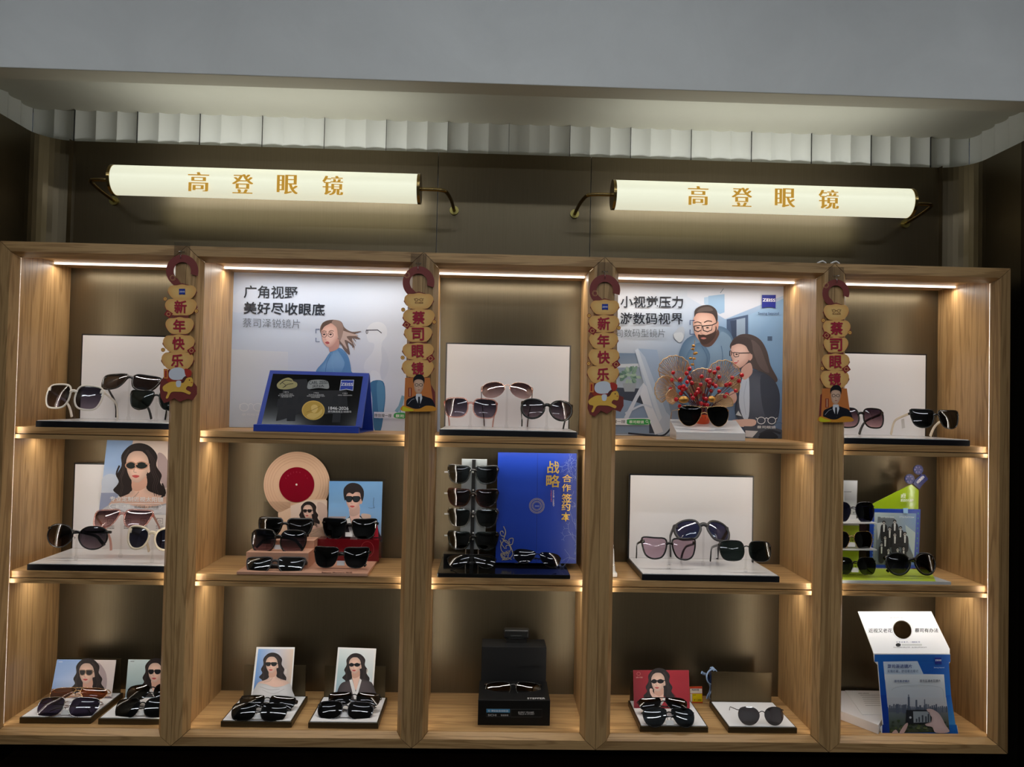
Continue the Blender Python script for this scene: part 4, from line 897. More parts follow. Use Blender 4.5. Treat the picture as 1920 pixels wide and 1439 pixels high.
BER = [(500,830),(597,835),(617,803),(492,882),(550,880),(613,865),(600,897),(632,903),(703,858),(762,818),(795,828),(820,800),(828,860),(762,884),(742,884),(697,915),(757,925),(803,925),(785,912),(483,947),(548,935),(590,943),(575,928),(556,978),(625,990),(570,950),(680,948),(692,968),(672,970),(660,985),(720,990),(735,1017),(718,1010),(828,962),(878,918),(905,912),(920,866),(988,848),(967,888),(945,958),(882,985),(886,1005),(868,1000),(812,1010),(522,1020),(547,1068),(680,1045),(700,1050),(728,1055),(838,1064),(742,1060),(636,905),(620,870),(640,1010),(770,960),(760,900)]
for i, (x, y) in enumerate(BER):
    Y = .150+((i*37)%11)*.0035; p = zY('B', x, y, Y)
    hb_ = Vector((base.x+(p.x-base.x)*.35, .172, ztb+.03+(p.z-ztb-.03)*.45))
    MB().ball(p, .0063 if i % 3 else .0057, 12).build('berry', REDB, t, True)
m = MB()
for i, (x, y) in enumerate(BER):
    Y = .150+((i*37)%11)*.0035; p = zY('B', x, y, Y); k = i % 7
    hb_ = Vector((base.x+(p.x-base.x)*.45, .170, ztb+.03+(p.z-ztb-.03)*.5))
    m.tube([Vector((base.x+(k-3)*.002,.174,ztb+.012)), hb_, p+Vector((0,.003,-.004))], .0008, 5)
m.build('stems', STEM, t, True)
m = MB(); sp = [zY('B',*q,.19) for q in ((655,600),(645,700),(650,790),(690,900),(705,1000))]; m.tube([tuple(p) for p in spline(sp,4,False)], .0007, 5)
for (x, y) in ((640,662),(655,695),(625,728),(650,730),(638,772),(645,640),(662,690)): c_ = zY('B',x,y,.188); m.ball(c_, .0045, 8, 0, (1.2,.4,.8))
m.build('gold_sprig', GLEAF, t, True)
for (x, y, w_, h2) in ((575,1022,40,26),(775,1018,28,24)):
    c_ = zY('B',x,y,.148); MB().ball(c_, .001, 14, 0, (w_/2.62,6,h2/2.62)).build('gold_flower', GLEAF, t, True)

# ================================================================== hanging New Year cards with their clear hooks
CARD_R = (150,52,44); CARD_Y = (250,205,128); CARD_Y2 = (238,178,104)
def hanger(idx, label, z, chars, bot, hook, hk, lob, logo):
    k = (z[0], z[1], 4.36); Y = -.0060
    def Pz(x, y): return atY(z[0]+x/4.36, z[1]+y/4.36, Y)
    t = empty('hanging_card', Pz(200, 700), label, 'hanging card', 'New Year hanging cards on the posts')
    A = Art((0,Y,1), (0,-1,0), k, lift=.0004)
    # ring: open circle
    cx, cy, R1, R0 = hook
    a0, a1 = math.radians(-18), math.radians(238)
    n = 30; out = [(cx+R1*math.cos(a0+(a1-a0)*i/n), cy-R1*1.02*math.sin(a0+(a1-a0)*i/n)) for i in range(n+1)]
    inn = [(cx+R0*math.cos(a0+(a1-a0)*i/n), cy-R0*1.02*math.sin(a0+(a1-a0)*i/n)) for i in range(n+1)]
    ringp = [A.P(*p, 0) for p in out+[(cx-R1*.15, lob[0][1]-20)]+[(cx+10, lob[0][1]-32)]+inn[::-1]]
    slab('hook_ring', ringp, .0012, (0,-1,0), mat('card_maroon', (128,50,44), .5), t)
    # body outline: stacked lobes
    L, R_ = [], []
    for (x, y, hw, hh) in lob:
        for a in (-55,-25,5,35,60): L.append((x-hw*math.cos(math.radians(a)), y+hh*math.sin(math.radians(a)))); R_.append((x+hw*math.cos(math.radians(a)), y+hh*math.sin(math.radians(a))))
    outl = [(lob[0][0], lob[0][1]-lob[0][3]*1.15)]+R_+bot+L[::-1]
    slab('card', [A.P(*p, 0) for p in outl], .0012, (0,-1,0), mat('card_maroon', (128,50,44), .5), t)
    for (x, y, hw, hh) in lob[::-1]:
        A.blob([(x,y-hh*.98),(x+hw*.36,y-hh*.86),(x+hw*.74,y-hh*.8),(x+hw*.95,y-hh*.3),(x+hw*.86,y+hh*.35),(x+hw*.55,y+hh*.95),(x,y+hh),(x-hw*.55,y+hh*.95),(x-hw*.86,y+hh*.35),(x-hw*.95,y-hh*.3),(x-hw*.74,y-hh*.8),(x-hw*.36,y-hh*.86)], CARD_Y2, 3, CARD_Y, (x-hw*.2,y))
    # firework dashes
    fx, fy = hk; RP = Art((0,Y,1), (0,-1,0), k, lift=.0004)
    for i in range(12):
        a = i*math.pi/6; RP.line([(fx+14*math.cos(a), fy+14*math.sin(a)), (fx+26*math.cos(a), fy+26*math.sin(a))], 3, (224,180,120))
    RP.done('ring_print', t)
    # coins and red packets
    for (x, y) in ((lob[1][0]-lob[1][2]+8, lob[1][1]-62), (lob[1][0]+lob[1][2]-10, lob[1][1]+38), (lob[3][0]-lob[3][2]+8, lob[3][1]+55)):
        A.ell(x, y, 17, 17, CARD_R, 0, 14); A.ell(x, y, 13, 13, (240,190,96), 0, 14); A.ell(x, y, 4, 4, CARD_R, 0, 8)
    for (x, y, q) in ((lob[1][0]-lob[1][2]+35, lob[1][1]+62, .6), (lob[3][0]+lob[3][2]-32, lob[3][1]+62, -.6)):
        c, s_ = math.cos(q), math.sin(q); A.poly([(x+a*c-b*s_, y+a*s_+b*c) for a, b in ((-28,-24),(28,-24),(28,24),(-28,24))], (150,44,48)); A.ring(x, y, 15, 15, 4, (236,190,120), 12)
    if bot_kind[idx] == 'horse':
        x, y = lob[4][0], lob[4][1]
        A.blob([(x-95,y+125),(x-60,y+98),(x-10,y+92),(x+60,y+96),(x+95,y+130),(x+60,y+180),(x-40,y+190),(x-90,y+165)], (168,60,44))
        A.blob([(x-62,y+84),(x-20,y+62),(x+30,y+62),(x+62,y+90),(x+70,y+140),(x+20,y+160),(x-40,y+158),(x-70,y+130)], (226,230,240))   # plain pale cushion
        A.blob([(x-118,y+215),(x-60,y+178),(x,y+176),(x+40,y+186),(x+70,y+150),(x+112,y+140),(x+128,y+176),(x+118,y+215),(x+84,y+212),(x+70,y+238),(x+108,y+262),(x+96,y+280),(x+50,y+262),(x+10,y+258),(x-50,y+262),(x-78,y+310),(x-96,y+306),(x-80,y+262),(x-112,y+250)], (242,190,84))
        A.ell(x+98, y+162, 5, 6, (90,44,40), 0, 8); A.ell(x+116, y+182, 7, 5, (214,110,60), 0, 8); A.blob([(x+30,y+180),(x+50,y+140),(x+90,y+120),(x+70,y+150),(x+50,y+182)], (92,46,44))
        A.blob([(x-10,y+172),(x+28,y+170),(x+24,y+214),(x-6,y+216)], (224,230,240)); A.blob([(x+60,y+70),(x+112,y+86),(x+108,y+128),(x+70,y+130)], (186,58,48))
        A.poly([(x-112,y+70),(x-78,y+70),(x-78,y+150),(x-112,y+150)], (222,140,70)); A.poly([(x-102,y+84),(x-88,y+84),(x-88,y+140),(x-102,y+140)], (176,50,44))
    else:
        x, y = lob[4][0]+8, lob[4][1]+46
        A.poly([(x-112,y+34),(x+90,y+34),(x+120,y+260),(x-122,y+300)], (216,128,66)); A.poly([(x-86,y+115),(x-58,y+115),(x-58,y+190),(x-86,y+190)], (160,66,50)); A.line([(x-72,y+120),(x-72,y+185)], 6, (236,200,150))
        A.blob([(x-105,y+270),(x-98,y+215),(x-50,y+190),(x-20,y+178),(x+20,y+178),(x+60,y+190),(x+112,y+215),(x+118,y+296),(x-112,y+296)], (24,24,34))
        A.poly([(x-22,y+165),(x+22,y+165),(x+28,y+200),(x+4,y+270),(x-26,y+200)], (232,232,238)); A.poly([(x-5,y+188),(x+8,y+188),(x+12,y+250),(x+3,y+270),(x-8,y+250)], (26,26,34))
        A.blob([(x-40,y+70),(x-30,y+40),(x,y+32),(x+32,y+42),(x+40,y+75),(x+34,y+120),(x+14,y+158),(x-6,y+164),(x-26,y+150),(x-38,y+115)], (206,160,132), 4, (236,198,170), (x-2,y+95))
        A.blob([(x-44,y+80),(x-44,y+38),(x-15,y+8),(x+25,y+10),(x+46,y+42),(x+42,y+84),(x+32,y+56),(x-5,y+46),(x-34,y+56)], (26,24,28))
        for ox in (-18, 17): A.ring(x+ox, y+92, 13, 11, 4, (40,36,40), 12)
        A.line([(x-8,y+90),(x+6,y+90)], 3, (40,36,40)); A.blob([(x-10,y+132),(x,y+129),(x+12,y+132),(x,y+137)], (186,110,100)); A.curve([(x,y+95),(x-4,y+115),(x+4,y+117)], 3, (190,146,120))
        A.blob([(x-132,y+262),(x-90,y+268),(x-40,y+286),(x+10,y+285),(x+60,y+262),(x+126,y+270),(x+124,y+306),(x-132,y+306)], (222,150,50)); A.blob([(x-130,y+268),(x-90,y+282),(x-40,y+298),(x-70,y+306),(x-130,y+305)], (222,210,40))
        A.curve([(x-90,y+250),(x-60,y+215),(x-35,y+205)], 3, (190,190,200))
    x, y = lob[0][0], lob[0][1]
    if logo == 'Z':
        A.poly([(x-24,y-24),(x+26,y-24),(x+26,y+24),(x,y+20),(x-24,y+24)], (34,58,160))
    else:
        for ox in (-20, 20): A.ring(x+ox, y-8, 13, 11, 3, (120,60,40), 12)
        A.line([(x-7,y-10),(x+7,y-10)], 3, (120,60,40)); A.line([(x-40,y-18),(x-33,y-14)], 3, (120,60,40)); A.line([(x+40,y-18),(x+33,y-14)], 3, (120,60,40))
    A.done('print', t)
    if logo == 'Z': A.text('ZEISS', (x-21,y+6), (x+23,y+6), 13, 'eef0fa', t, .015)
    else: A.text('蔡司眼镜', (x-33,y+22), (x+35,y+22), 11, '7a3c28', t, .01)
    for ch, (x, y, hw, hh) in zip(chars, lob[1:]): A.text(ch, (x-50,y+53), (x+46,y+53), 100, 'b02840', t, .035)
    # clear adhesive hook holding the ring
    hx = cx; c0 = atY(z[0]+hx/4.36, z[1]+(cy-R1-70)/4.36, -.0012)
    h = empty('adhesive_hook', c0, 'clear adhesive hook on the '+['first','second','third','fourth'][idx]+' post from the left, holding a card', 'hook', 'clear hooks holding the cards')
    a_, b_ = atY(z[0]+(hx-62)/4.36, z[1]+(cy-R1-105)/4.36, 0), atY(z[0]+(hx+62)/4.36, z[1]+(cy-R0+12)/4.36, 0)
    MB().box((a_.x,-.0016,b_.z), (b_.x,-.0006,a_.z)).build('clear_plate', clear('clear_film', (.90,.90,.91), 1.45, 1.6), h, True)
    zc = atY(z[0]+hx/4.36, z[1]+(cy-(R1+R0)/2)/4.36, -.006).z
    m = MB(); m.tube([(c0.x,-.0017,zc+.020),(c0.x,-.005,zc+.018),(c0.x,-.0085,zc+.006),(c0.x,-.0095,zc-.001),(c0.x,-.0105,zc+.004)], .0011, 8); m.ball((c0.x-.006,-.003,zc+.018), .0022, 8); m.ball((c0.x+.006,-.003,zc+.018), .0022, 8)
    m.tube([(c0.x-.006,-.003,zc+.018),(c0.x+.006,-.003,zc+.018)], .0009, 6)
    m.build('clear_hook', clear('clear_hook_plastic', (.9,.9,.9), 1.5, 3), h, True)
bot_kind = ['horse','man','horse','man']
hb_ = [(318,1165),(345,1200),(345,1262),(310,1312),(270,1300),(205,1325),(160,1295),(110,1325),(75,1335),(50,1290),(40,1215),(48,1160)]
hanger(0, 'New Year card with greeting and horse, hanging left of the wide lens poster', (290,450), '新年快乐', hb_, (225,255,132,72), (148,330-20), [(225,425,122,62),(215,545,136,72),(205,700,122,70),(198,845,136,74),(188,985,138,76)], 'Z')
hm_ = [(335,1100),(268,1140),(280,1195),(325,1220),(332,1350),(78,1350),(85,1120),(62,1090)]
hanger(1, 'New Year card with a suited man at its foot, right of the wide lens poster', (740,460), '蔡司眼镜', [(330,1200),(334,1358),(76,1358),(84,1130)], (195,305,130,72), (100,245), [(198,455,125,66),(198,590,136,74),(192,725,120,66),(192,865,134,70),(190,1005,136,76)], 'G')
hanger(2, 'New Year card with greeting and horse, hanging beside the couple poster', (1090,470), '新年快乐', [(300,1180),(345,1200),(345,1270),(320,1320),(260,1300),(210,1335),(160,1310),(110,1360),(70,1340),(50,1290),(60,1190)], (192,325,126,68), (112,350), [(192,462,122,62),(185,595,130,72),(182,735,124,70),(184,870,132,74),(178,1010,136,76)], 'Z')
hanger(3, 'New Year card with a suited man at its foot, hanging on the rightmost inner post', (1520,480), '蔡司眼镜', [(290,1200),(300,1358),(66,1358),(80,1140)], (206,305,110,62), (125,240), [(208,458,108,66),(212,590,118,72),(206,725,106,66),(204,865,118,70),(196,1005,122,76)], 'G')
# ================================================================== middle row, leftmost cell: portrait poster
t, A = leaf_card('portrait_poster', 'large portrait poster of a dark-haired woman in narrow sunglasses, under the upper left shelf', 'poster', 'C', ((905,103),(1490,112),(1455,1042),(800,1032)), S2+.0174, .249, .70)
bb = [(905,103),(1490,112),(1455,1042),(800,1032)]
A.grad([(905,103),(1130,107),(1000,560),(853,560)], [[(138,174,224),(150,182,226)],[(156,184,226),(150,178,220)],[(206,214,228),(196,204,222)]])
A.grad([(1125,107),(1490,112),(1470,750),(1000,745)], [[(232,216,206),(232,216,206)],[(224,206,198),(226,210,202)],[(214,196,188),(214,196,190)]])
A.blob([(870,430),(930,400),(1000,430),(990,500),(900,520),(858,500)], (196,206,224)); A.blob([(1330,230),(1400,260),(1440,400),(1400,520),(1340,420)], (176,156,156))
A.poly([(853,560),(1000,560),(1000,745),(832,745)], (150,160,190))
portrait(A, 1160, 345, 128, top=(226,226,232), gl=(34,40,40), glr=(196,150,128), shades='round', wide=1.25, cut=3.14)
for pts in ([(1010,330),(985,400),(1010,470),(960,540)], [(1370,480),(1395,560),(1360,600)]): A.curve(pts, 14, HAIR)
A.grad([(832,746),(1460,746),(1455,1042),(800,1032)], [[(232,228,226),(232,228,226)],[(222,218,216),(222,218,216)]])
for x in (935, 1080, 1215, 1350): A.line([(x-24,775),(x+24,775),(x+24,822),(x-24,822),(x-24,775)], 4, (96,92,92)); A.ring(x, 799, 10, 9, 3, (96,92,92), 10)
A.line([(945,652),(1350,652)], 4, (240,240,242)); A.line([(945,695),(1350,695)], 4, (240,240,242)); A.curve([(945,652),(925,673),(945,695)], 5, (240,240,242)); A.curve([(1350,652),(1370,673),(1350,695)], 5, (240,240,242))
A.done('print', t)
A.text('专业定制近视太阳镜', (930,632), (1380,640), 44, 'f0f0f2', t, .016); A.text('一副顶两副', (948,688), (1100,690), 30, 'f4f4f4', t, .016); A.text('近视镜+太阳镜', (1135,690), (1340,694), 26, '8a8684', t, .008)
for x in (935, 1080, 1215, 1350):
    A.text('高清抗蓝光', (x-32,846), (x+32,846), 12, '6a6664', t, .01); A.text('舒适看清晰', (x-32,864), (x+32,864), 12, '6a6664', t, .01)
# ================================================================== second cabinet: stepped display
PEACH = mat('peach_board', (206,158,132), .35); PEACHD = mat('peach_acrylic', (226,190,160), .18); ROSEW = mat('rose_wood_board', (190,136,108), .4)
TB = S2+.0075
x0, x1 = zY('D',112,1255,.042).x, zY('D',1292,1268,.042).x
st = empty('stepped_display', ((x0+x1)/2, .15, S2), 'peach stepped display with a dark red riser holding five black sunglasses', 'display stand')
bev(MB().box((x0,.042,S2+.0004), (x1,.262,TB)).build('base', PEACH, st, True), .0005)
yf = zZ('D',198,1175,TB).y; a_, b_ = zY('D',198,1105,yf).x, zY('D',758,1105,yf).x; ZL = zY('D',475,1040,yf).z
y2 = zZ('D',780,1003,ZL).y; c_, d_ = zY('D',420,960,y2).x, zY('D',812,960,y2).x; ZU = zY('D',700,931,y2).z
ye = min(.235, y2+.055)
bev(MB().box((a_,yf,TB+.0002), (b_,ye,ZL)).build('lower_step', PEACH, st, True), .0005)
MB().box((c_,y2,ZL+.0002), (min(d_,b_),ye,ZU)).build('upper_step', PEACH, st, True)
yr = max(.10, zZ('D',1390,1120,TB).y); e_, f_ = zY('D',835,1100,yr).x, zY('D',1392,1100,yr).x; ZR = zY('D',1300,926,yr).z
REDT = clear('dark_red_acrylic', (.42,.03,.06), 1.5, 1.2)
m = MB(); m.box((max(e_,b_+.001),yr,TB+.0002), (f_,yr+.003,ZR)); m.box((max(e_,b_+.001),yr+.0032,ZR-.003), (f_,yr+.052,ZR)); m.box((max(e_,b_+.001),yr+.0522,TB+.0002), (f_,yr+.055,ZR)); m.box((f_-.003,yr+.0032,TB+.0002), (f_,yr+.052,ZR-.0032))
m.build('red_riser', mat('dark_red_gloss', (96,14,22), .15), st, True)
A = Art((0,yr,1), (0,-1,0), CR['D']); A.ring(1290,1010,58,70,5,(130,40,46),24); A.done('riser_mark', st)
A = Art((0,0,TB), (0,0,1), CR['D']); A.text("Beauty Moment 绽放", (880,1228), (1160,1230), 16, '5a3a2c', st, .01)
# disc
yd = .268; cc = zY('D',655,428,yd); Rd = (zY('D',953,428,yd)-cc).length; Ri = (zY('D',813,428,yd)-cc).length
t = empty('record_disc', (cc.x, yd, S2), 'large peach disc with a crimson centre, standing behind the portrait card', 'decor disc')
m = MB(); n = 64
for i in range(n):
    a, b = 2*math.pi*i/n, 2*math.pi*(i+1)/n
    P = lambda r, q, y: (cc.x+r*math.cos(q), y, cc.z+r*math.sin(q))
    m.add([P(Rd,a,yd),P(Rd,b,yd),P(Ri,b,yd),P(Ri,a,yd)], [(0,1,2,3)] if False else [(3,2,1,0)]); m.add([P(Rd,a,yd),P(Rd,b,yd),P(Rd,b,yd+.003),P(Rd,a,yd+.003)], [(0,1,2,3)], 0, None, True)
m.add([P(Rd,2*math.pi*i/n,yd+.003) for i in range(n)], [tuple(range(n))]); dsk = m.build('disc', PEACHD, t, True)
for rr in (.72,.8,.88,.95):
    m = MB(); m.tube([P(Rd*rr,2*math.pi*i/64,yd-.0001) for i in range(64)], .0003, 4, 0, False, True); m.build('groove', PEACH, dsk, True)
MB().cyl((cc.x,yd+.0005,cc.z), (cc.x,yd-.0016,cc.z), Ri, 48).build('centre_label', mat('crimson_gloss', (132,10,34), .12), t, True)
MB().ball((cc.x,yd-.003,cc.z), .003, 12).build('pin', mat('white_pin', (240,235,230), .3), t, True)
A = Art((0,yd-.0017,1), (0,-1,0), CR['D'])
for i, ch in enumerate('LISTEN TO'): 
    q = math.radians(150-i*15); x, y = 655+110*math.cos(q), 425-110*math.sin(q); A.text(ch, (x-5,y+6), (x+5,y+6), 12, 'a02a44', t) if ch != ' ' else 0
MB().box((zY('D',362,580,yd).x,yd-.0035,S2+.0005), (zY('D',600,580,yd).x,yd-.0018,zY('D',400,578,yd).z)).build('clear_support', CLEAR, t, True)
MB().box((cc.x-.05,yd+.0032,S2+.0005), (cc.x+.05,yd+.006,cc.z)).build('rear_support', CLEAR, t, True)
# portrait card of the display
t = empty('portrait_card', (zY('D',705,700,.232).x, .236, ZU if False else TB), 'cream portrait card of a woman in sunglasses, in front of the peach disc', 'portrait card')
A = Art((0,.240,1), (0,-1,0), CR['D'])
P_ = [A.P(*q, 0) for q in ((487,680),(520,672),(740,565),(765,560),(915,560),(928,575),(928,900),(487,1000))]; P_[-1].z = P_[-2].z = TB+.0003
slab('card', P_, .0015, (0,-1,0), mat('card_cream', (228,196,168), .4), t)
A.poly([(600,620),(740,570),(925,568),(925,745),(600,745)], (226,204,188)); A.blob([(840,590),(920,620),(925,740),(860,740)], (208,180,166))
portrait(A, 755, 672, 58, top=(214,184,160), gl=(40,34,34), shades='square', cut=4.4)
A.done('print', t)
# acrylic photo frame
n = lean(TB, .228, S2+.25, .250); A = Art((0,.228,TB), n, CR['D'])
fr_ = [A.P(*q, 0) for q in ((938,374),(1452,376),(1428,1080),(920,1080))]
zf = min(p.z for p in fr_); 
t = empty('photo_frame', (fr_[2]+fr_[3])/2, 'clear acrylic frame with a blue portrait of a man in sunglasses, behind the red riser', 'photo frame')
slab('clear_sheet', [p+Vector((0,0,0)) for p in fr_], .003, n, clear('acrylic_sheet', (.93,.93,.94), 1.45, 1.2), t)
A.lift = .0003
slab('photo', [A.P(*q, .0012) for q in ((948,396),(1428,400),(1408,1070),(930,1068))], .0009, n, WHITEB, t); A.lift = .0014
A.grad([(948,396),(1428,400),(1408,1070),(930,1068)], [[(104,158,216),(120,170,222)],[(128,176,224),(120,168,220)],[(160,194,228),(140,182,226)],[(110,90,80),(196,40,60)]])
A.poly([(942,715),(1100,715),(1090,740),(940,738)], (176,160,160))
portrait(A, 1165, 570, 92, top=(44,40,44), hair='short', gl=(40,48,56), glr=(24,22,24), bare=False, cut=5.4, shades='square', skin=(232,190,176), hc=(44,38,40))
A.blob([(1240,690),(1320,700),(1310,740),(1250,735)], (214,186,172)); A.poly([(1330,760),(1380,770),(1392,900),(1340,900)], (206,40,66))
A.curve([(1350,545),(1345,600),(1352,640)], 3, (60,70,90)); A.curve([(1300,635),(1330,640),(1360,632)], 2, (60,70,90)); A.done('print', t)
A.text('王一博'[0:1]+'一', (1325,590), (1345,590), 20, '38445c', t) if False else None
G('thick black sunglasses on the top step, left end of the stepped display', 'D', 315, 800, 815, 140, 'wayfarer', F_BLACK, L_BLACK, Y=y2+.012, rim=.0030, temple='open', pitch=-12, bridge=545, roll=1, topk=.5, tlen=.11)
G('square sunglasses with purple graded lenses on the lower peach step', 'D', 248, 738, 936, 182, 'square', F_BLACK, lens('lens_blue_rose', (30,34,52), (150,124,140)), Y=yf+.022, rim=.0022, temple='folded', pitch=-10, bridge=485, roll=1, pads=True, tag_=(1,0))
G('matt charcoal sunglasses with bright striped reflections, lying at the front of the stepped display', 'D', 210, 736, 1150, 140, 'wayfarer', F_MATT, L_STEEL, Y=.062, rim=.0024, temple='folded', pitch=-32, bridge=455, roll=-1)
G('large black sunglasses standing on the dark red riser', 'D', 880, 1372, 826, 172, 'wayfarer', F_BLACK, L_BLACK, Y=yr+.012, rim=.0016, temple='folded', pitch=-10, bridge=1125, topk=.6, tag_=(1,0))
G('black sunglasses with metal bridge standing in front of the dark red riser', 'D', 808, 1306, 1084, 172, 'wayfarer', F_BLACK, L_BLACK, Y=.075, rim=.0014, temple='folded', pitch=-14, bridge=1052, topk=.9, tag_=(1,0))
# ================================================================== middle cabinet: rack, wire frames, blue gift box
yb = .046; x0, x1 = zY('E',97,1250,yb).x, zY('E',1338,1270,yb).x
TR = S2+.011
rk = empty('glasses_rack', (zY('E',430,1200,.15).x, .15, S2), 'tall glasses rack with a frosted panel on a glossy black base', 'rack')
bev(MB().box((x0,yb,S2+.0004), (x1,.262,TR)).build('base', BLACKG, rk, True), .002)
yp = .150; pa, pb = zY('E',318,600,yp).x, zY('E',553,600,yp).x; zt_, zb_ = zY('E',430,205,yp).z, zY('E',430,1045,yp).z
m1, m2 = zY('E',414,600,yp).x, zY('E',448,600,yp).x
bev(MB().box((pa,yp,zb_), (pb,yp+.004,zt_)).build('frosted_panel', mat('frosted_grey_acrylic', (150,156,158), .35), rk, True), .0006)
MB().box((m1,yp-.004,TR+.0002), (m2,yp-.0003,zt_-.001)).build('black_rail', BLACK, rk, True)
for x in (365, 482): MB().cyl((zY('E',x,1060,yp).x,yp+.002,TR+.0002), (zY('E',x,1060,yp).x,yp+.002,zb_-.0002), .0018, 12).build('foot_pin', STEEL, rk, True)
KNOB = mat('white_knob', (206,204,200), .3)
for y in (327, 541, 738, 950): p = zY('E',430,y,yp-.006); MB().ball((p.x,yp-.0075,p.z), .0026, 12).build('knob', KNOB, rk, True)
for y in (493, 690, 892): p = zY('E',434,y,yp-.006); MB().ball((p.x,yp-.0075,p.z), .0026, 12).build('knob', KNOB, rk, True)
for y in (326, 524, 716, 918):
    p, q = zY('E',165,y,yp+.005), zY('E',560,y,yp+.005)
    MB().cyl((p.x,yp+.0065,p.z), (q.x,yp+.0065,q.z), .0022, 10).build('peg_bar', mat('pale_peg', (176,176,176), .3), rk, True)
MB().box((zY('E',155,1150,.19).x,.190,TR+.0002), (zY('E',640,1150,.19).x,.225,zY('E',200,1088,.19).z)).build('rear_box', BLACKG, rk, True)
for lab, yy, hh, fm, lm in (('smoky grey clear-framed sunglasses, topmost on the tall rack', 348, 152, F_CRY, lens('lens_rack_grey', (52,58,62))),
        ('brown clear-framed sunglasses with wine lenses, second from the top of the rack', 566, 146, F_CRYB, L_WINE),
        ('frosted clear-framed sunglasses, third from the top of the rack', 752, 158, F_CRYW, lens('lens_rack_green', (62,72,72))),
        ('dark green-black sunglasses, lowest on the tall rack', 966, 150, F_CRYG, lens('lens_rack_dark', (34,42,42)))):
    G(lab, 'E', 190, 664, yy, hh, 'wayfarer', fm, lm, Y=yp-.013, rim=.0026, rd=.003, temple='open', pitch=-4, bridge=430, tlen=.09, drop=.03, tw=(.0012,.003), roll=.5)
G('thin black wire sunglasses with clear reflections lying at the left of the black base', 'E', 196, 650, 1152, 128, 'aviator', F_BWIRE, lens('lens_wire_dark', (40,34,32)), Y=.066, rim=.0010, rd=.0014, temple='folded', pitch=-34, bridge=418, dbl=True, pads=True)
G('thin dark wire sunglasses leaning against the foot of the blue gift box', 'E', 812, 1262, 1125, 128, 'aviator', F_BWIRE, lens('lens_wire_dark2', (26,28,42)), Y=.080, rim=.0010, rd=.0014, temple='folded', pitch=-26, bridge=1030, dbl=False, roll=7, pads=True)
# gift box
n = lean(TR, .185, S2+.30, .2); A = Art((0,.150,TR+.001), n, CR['E'])
q4 = [(664,142),(1397,153),(1392,1178),(640,1168)]; P_ = [A.P(*q, 0) for q in q4]
t = empty('gift_box', (P_[2]+P_[3])/2, 'tall royal blue gift box with gold brush characters, leaning in the middle cabinet', 'gift box')
NAVYB = mat('royal_blue_paper', (18,52,150), .38)
bev(slab('box', P_, .030, n, NAVYB, t), .0008)
slab('door_seam', [A.P(*q, .0002) for q in ((1031,150),(1034,150),(1022,1172),(1019,1172))], .0003, n, mat('seam_dark_blue', (8,24,90), .5), t)
GC = (206,178,120); GW = (170,180,196); GD = (160,150,130)
for rr, c in ((70,GD),(58,GD),(44,GD),(33,(120,120,140))): A.ring(1025,640,rr,rr,3,c,28)
for i in range(20):
    a = i*math.pi/10; A.ring(1025+64*math.cos(a), 640+64*math.sin(a), 6, 6, 2, GD, 8); A.line([(1025+36*math.cos(a),640+36*math.sin(a)),(1025+42*math.cos(a+.15),640+42*math.sin(a+.15))], 3, GD)
# flourish lower left
for pts in ([(715,830),(735,880),(725,920),(695,915),(685,885),(705,875),(715,895)], [(735,880),(715,960),(690,1010),(700,1060),(740,1080),(780,1050),(770,1010),(740,1010),(740,1040)], [(700,940),(740,980),(790,1000),(805,950),(790,940),(765,955),(775,985)],
            [(690,1000),(725,960),(760,980),(790,1040),(800,1090),(770,1130),(720,1140),(690,1100),(700,1080),(730,1090)], [(685,960),(700,1000),(730,1040)], [(735,1060),(760,1090),(745,1130),(715,1120)], [(790,1060),(815,1080),(810,1130)], [(695,1090),(720,1130),(700,1145)], [(760,1120),(790,1140)]):
    A.curve(pts, 7, GD, 6)
for (x, y) in ((712,1105),(740,1110),(728,1085),(760,1070)): A.ring(x, y, 16, 14, 4, GD, 12)
random.seed(3)
def crack(x, y, a, L, d):
    if d == 0 or L < 8: return
    pts = [(x,y)]
    for _ in range(4):
        a += random.uniform(-.5,.5); x += math.cos(a)*L/4; y += math.sin(a)*L/4; x = min(x, 1388); pts.append((x,y))
    A.line(pts, 1.8, (120,136,190)); crack(x, y, a+.5, L*.65, d-1); crack(x, y, a-.6, L*.6, d-1)
for (x, y, a, L) in ((1325,160,1.6,120),(1350,160,1.9,90),(1380,200,2.2,90),(1300,360,-1.,80),(1330,690,1.3,120),(1370,760,1.8,140),(1310,870,1.2,90),(1350,880,1.2,100),(1385,980,-1.9,90),(1280,1040,.8,100),(1380,1140,-2.4,110),(1320,300,-.6,60),(1365,500,1.7,80)): crack(x, y, a, L, 4)
A.done('print', t)
GF = mat('gold_foil_letter', (222,184,86), .3, .6)
for ch, x, y, w_, h_ in (('战',1120,336,110,114),('略',1108,465,130,118),('合',1258,418,90,72),('作',1254,504,84,70),('签',1252,604,92,80),('约',1250,682,82,76),('本',1248,780,84,84)):
    A.text(ch, (x,y), (x+w_,y+2), h_, 'dcb456', t, .014, mt=GF)
A.text('STRATEGIC COOPERATION', (1162,640), (1162,492), 14, 'd8d4c8', t, .01) if False else None
for k, c in enumerate('STRATEGIC AGREEMENT'):
    if c != ' ': A.text(c, (1172,500+k*8), (1184,500+k*8), 7, 'd8d0c0', t, .01)
for k, c in enumerate('COOPERATION'): A.text(c, (1152,500+k*10), (1162,500+k*10), 8, 'c8603c', t, .01)
A.text('ZEISS', (1004,645), (1046,646), 12, 'a0a0b8', t, .008)
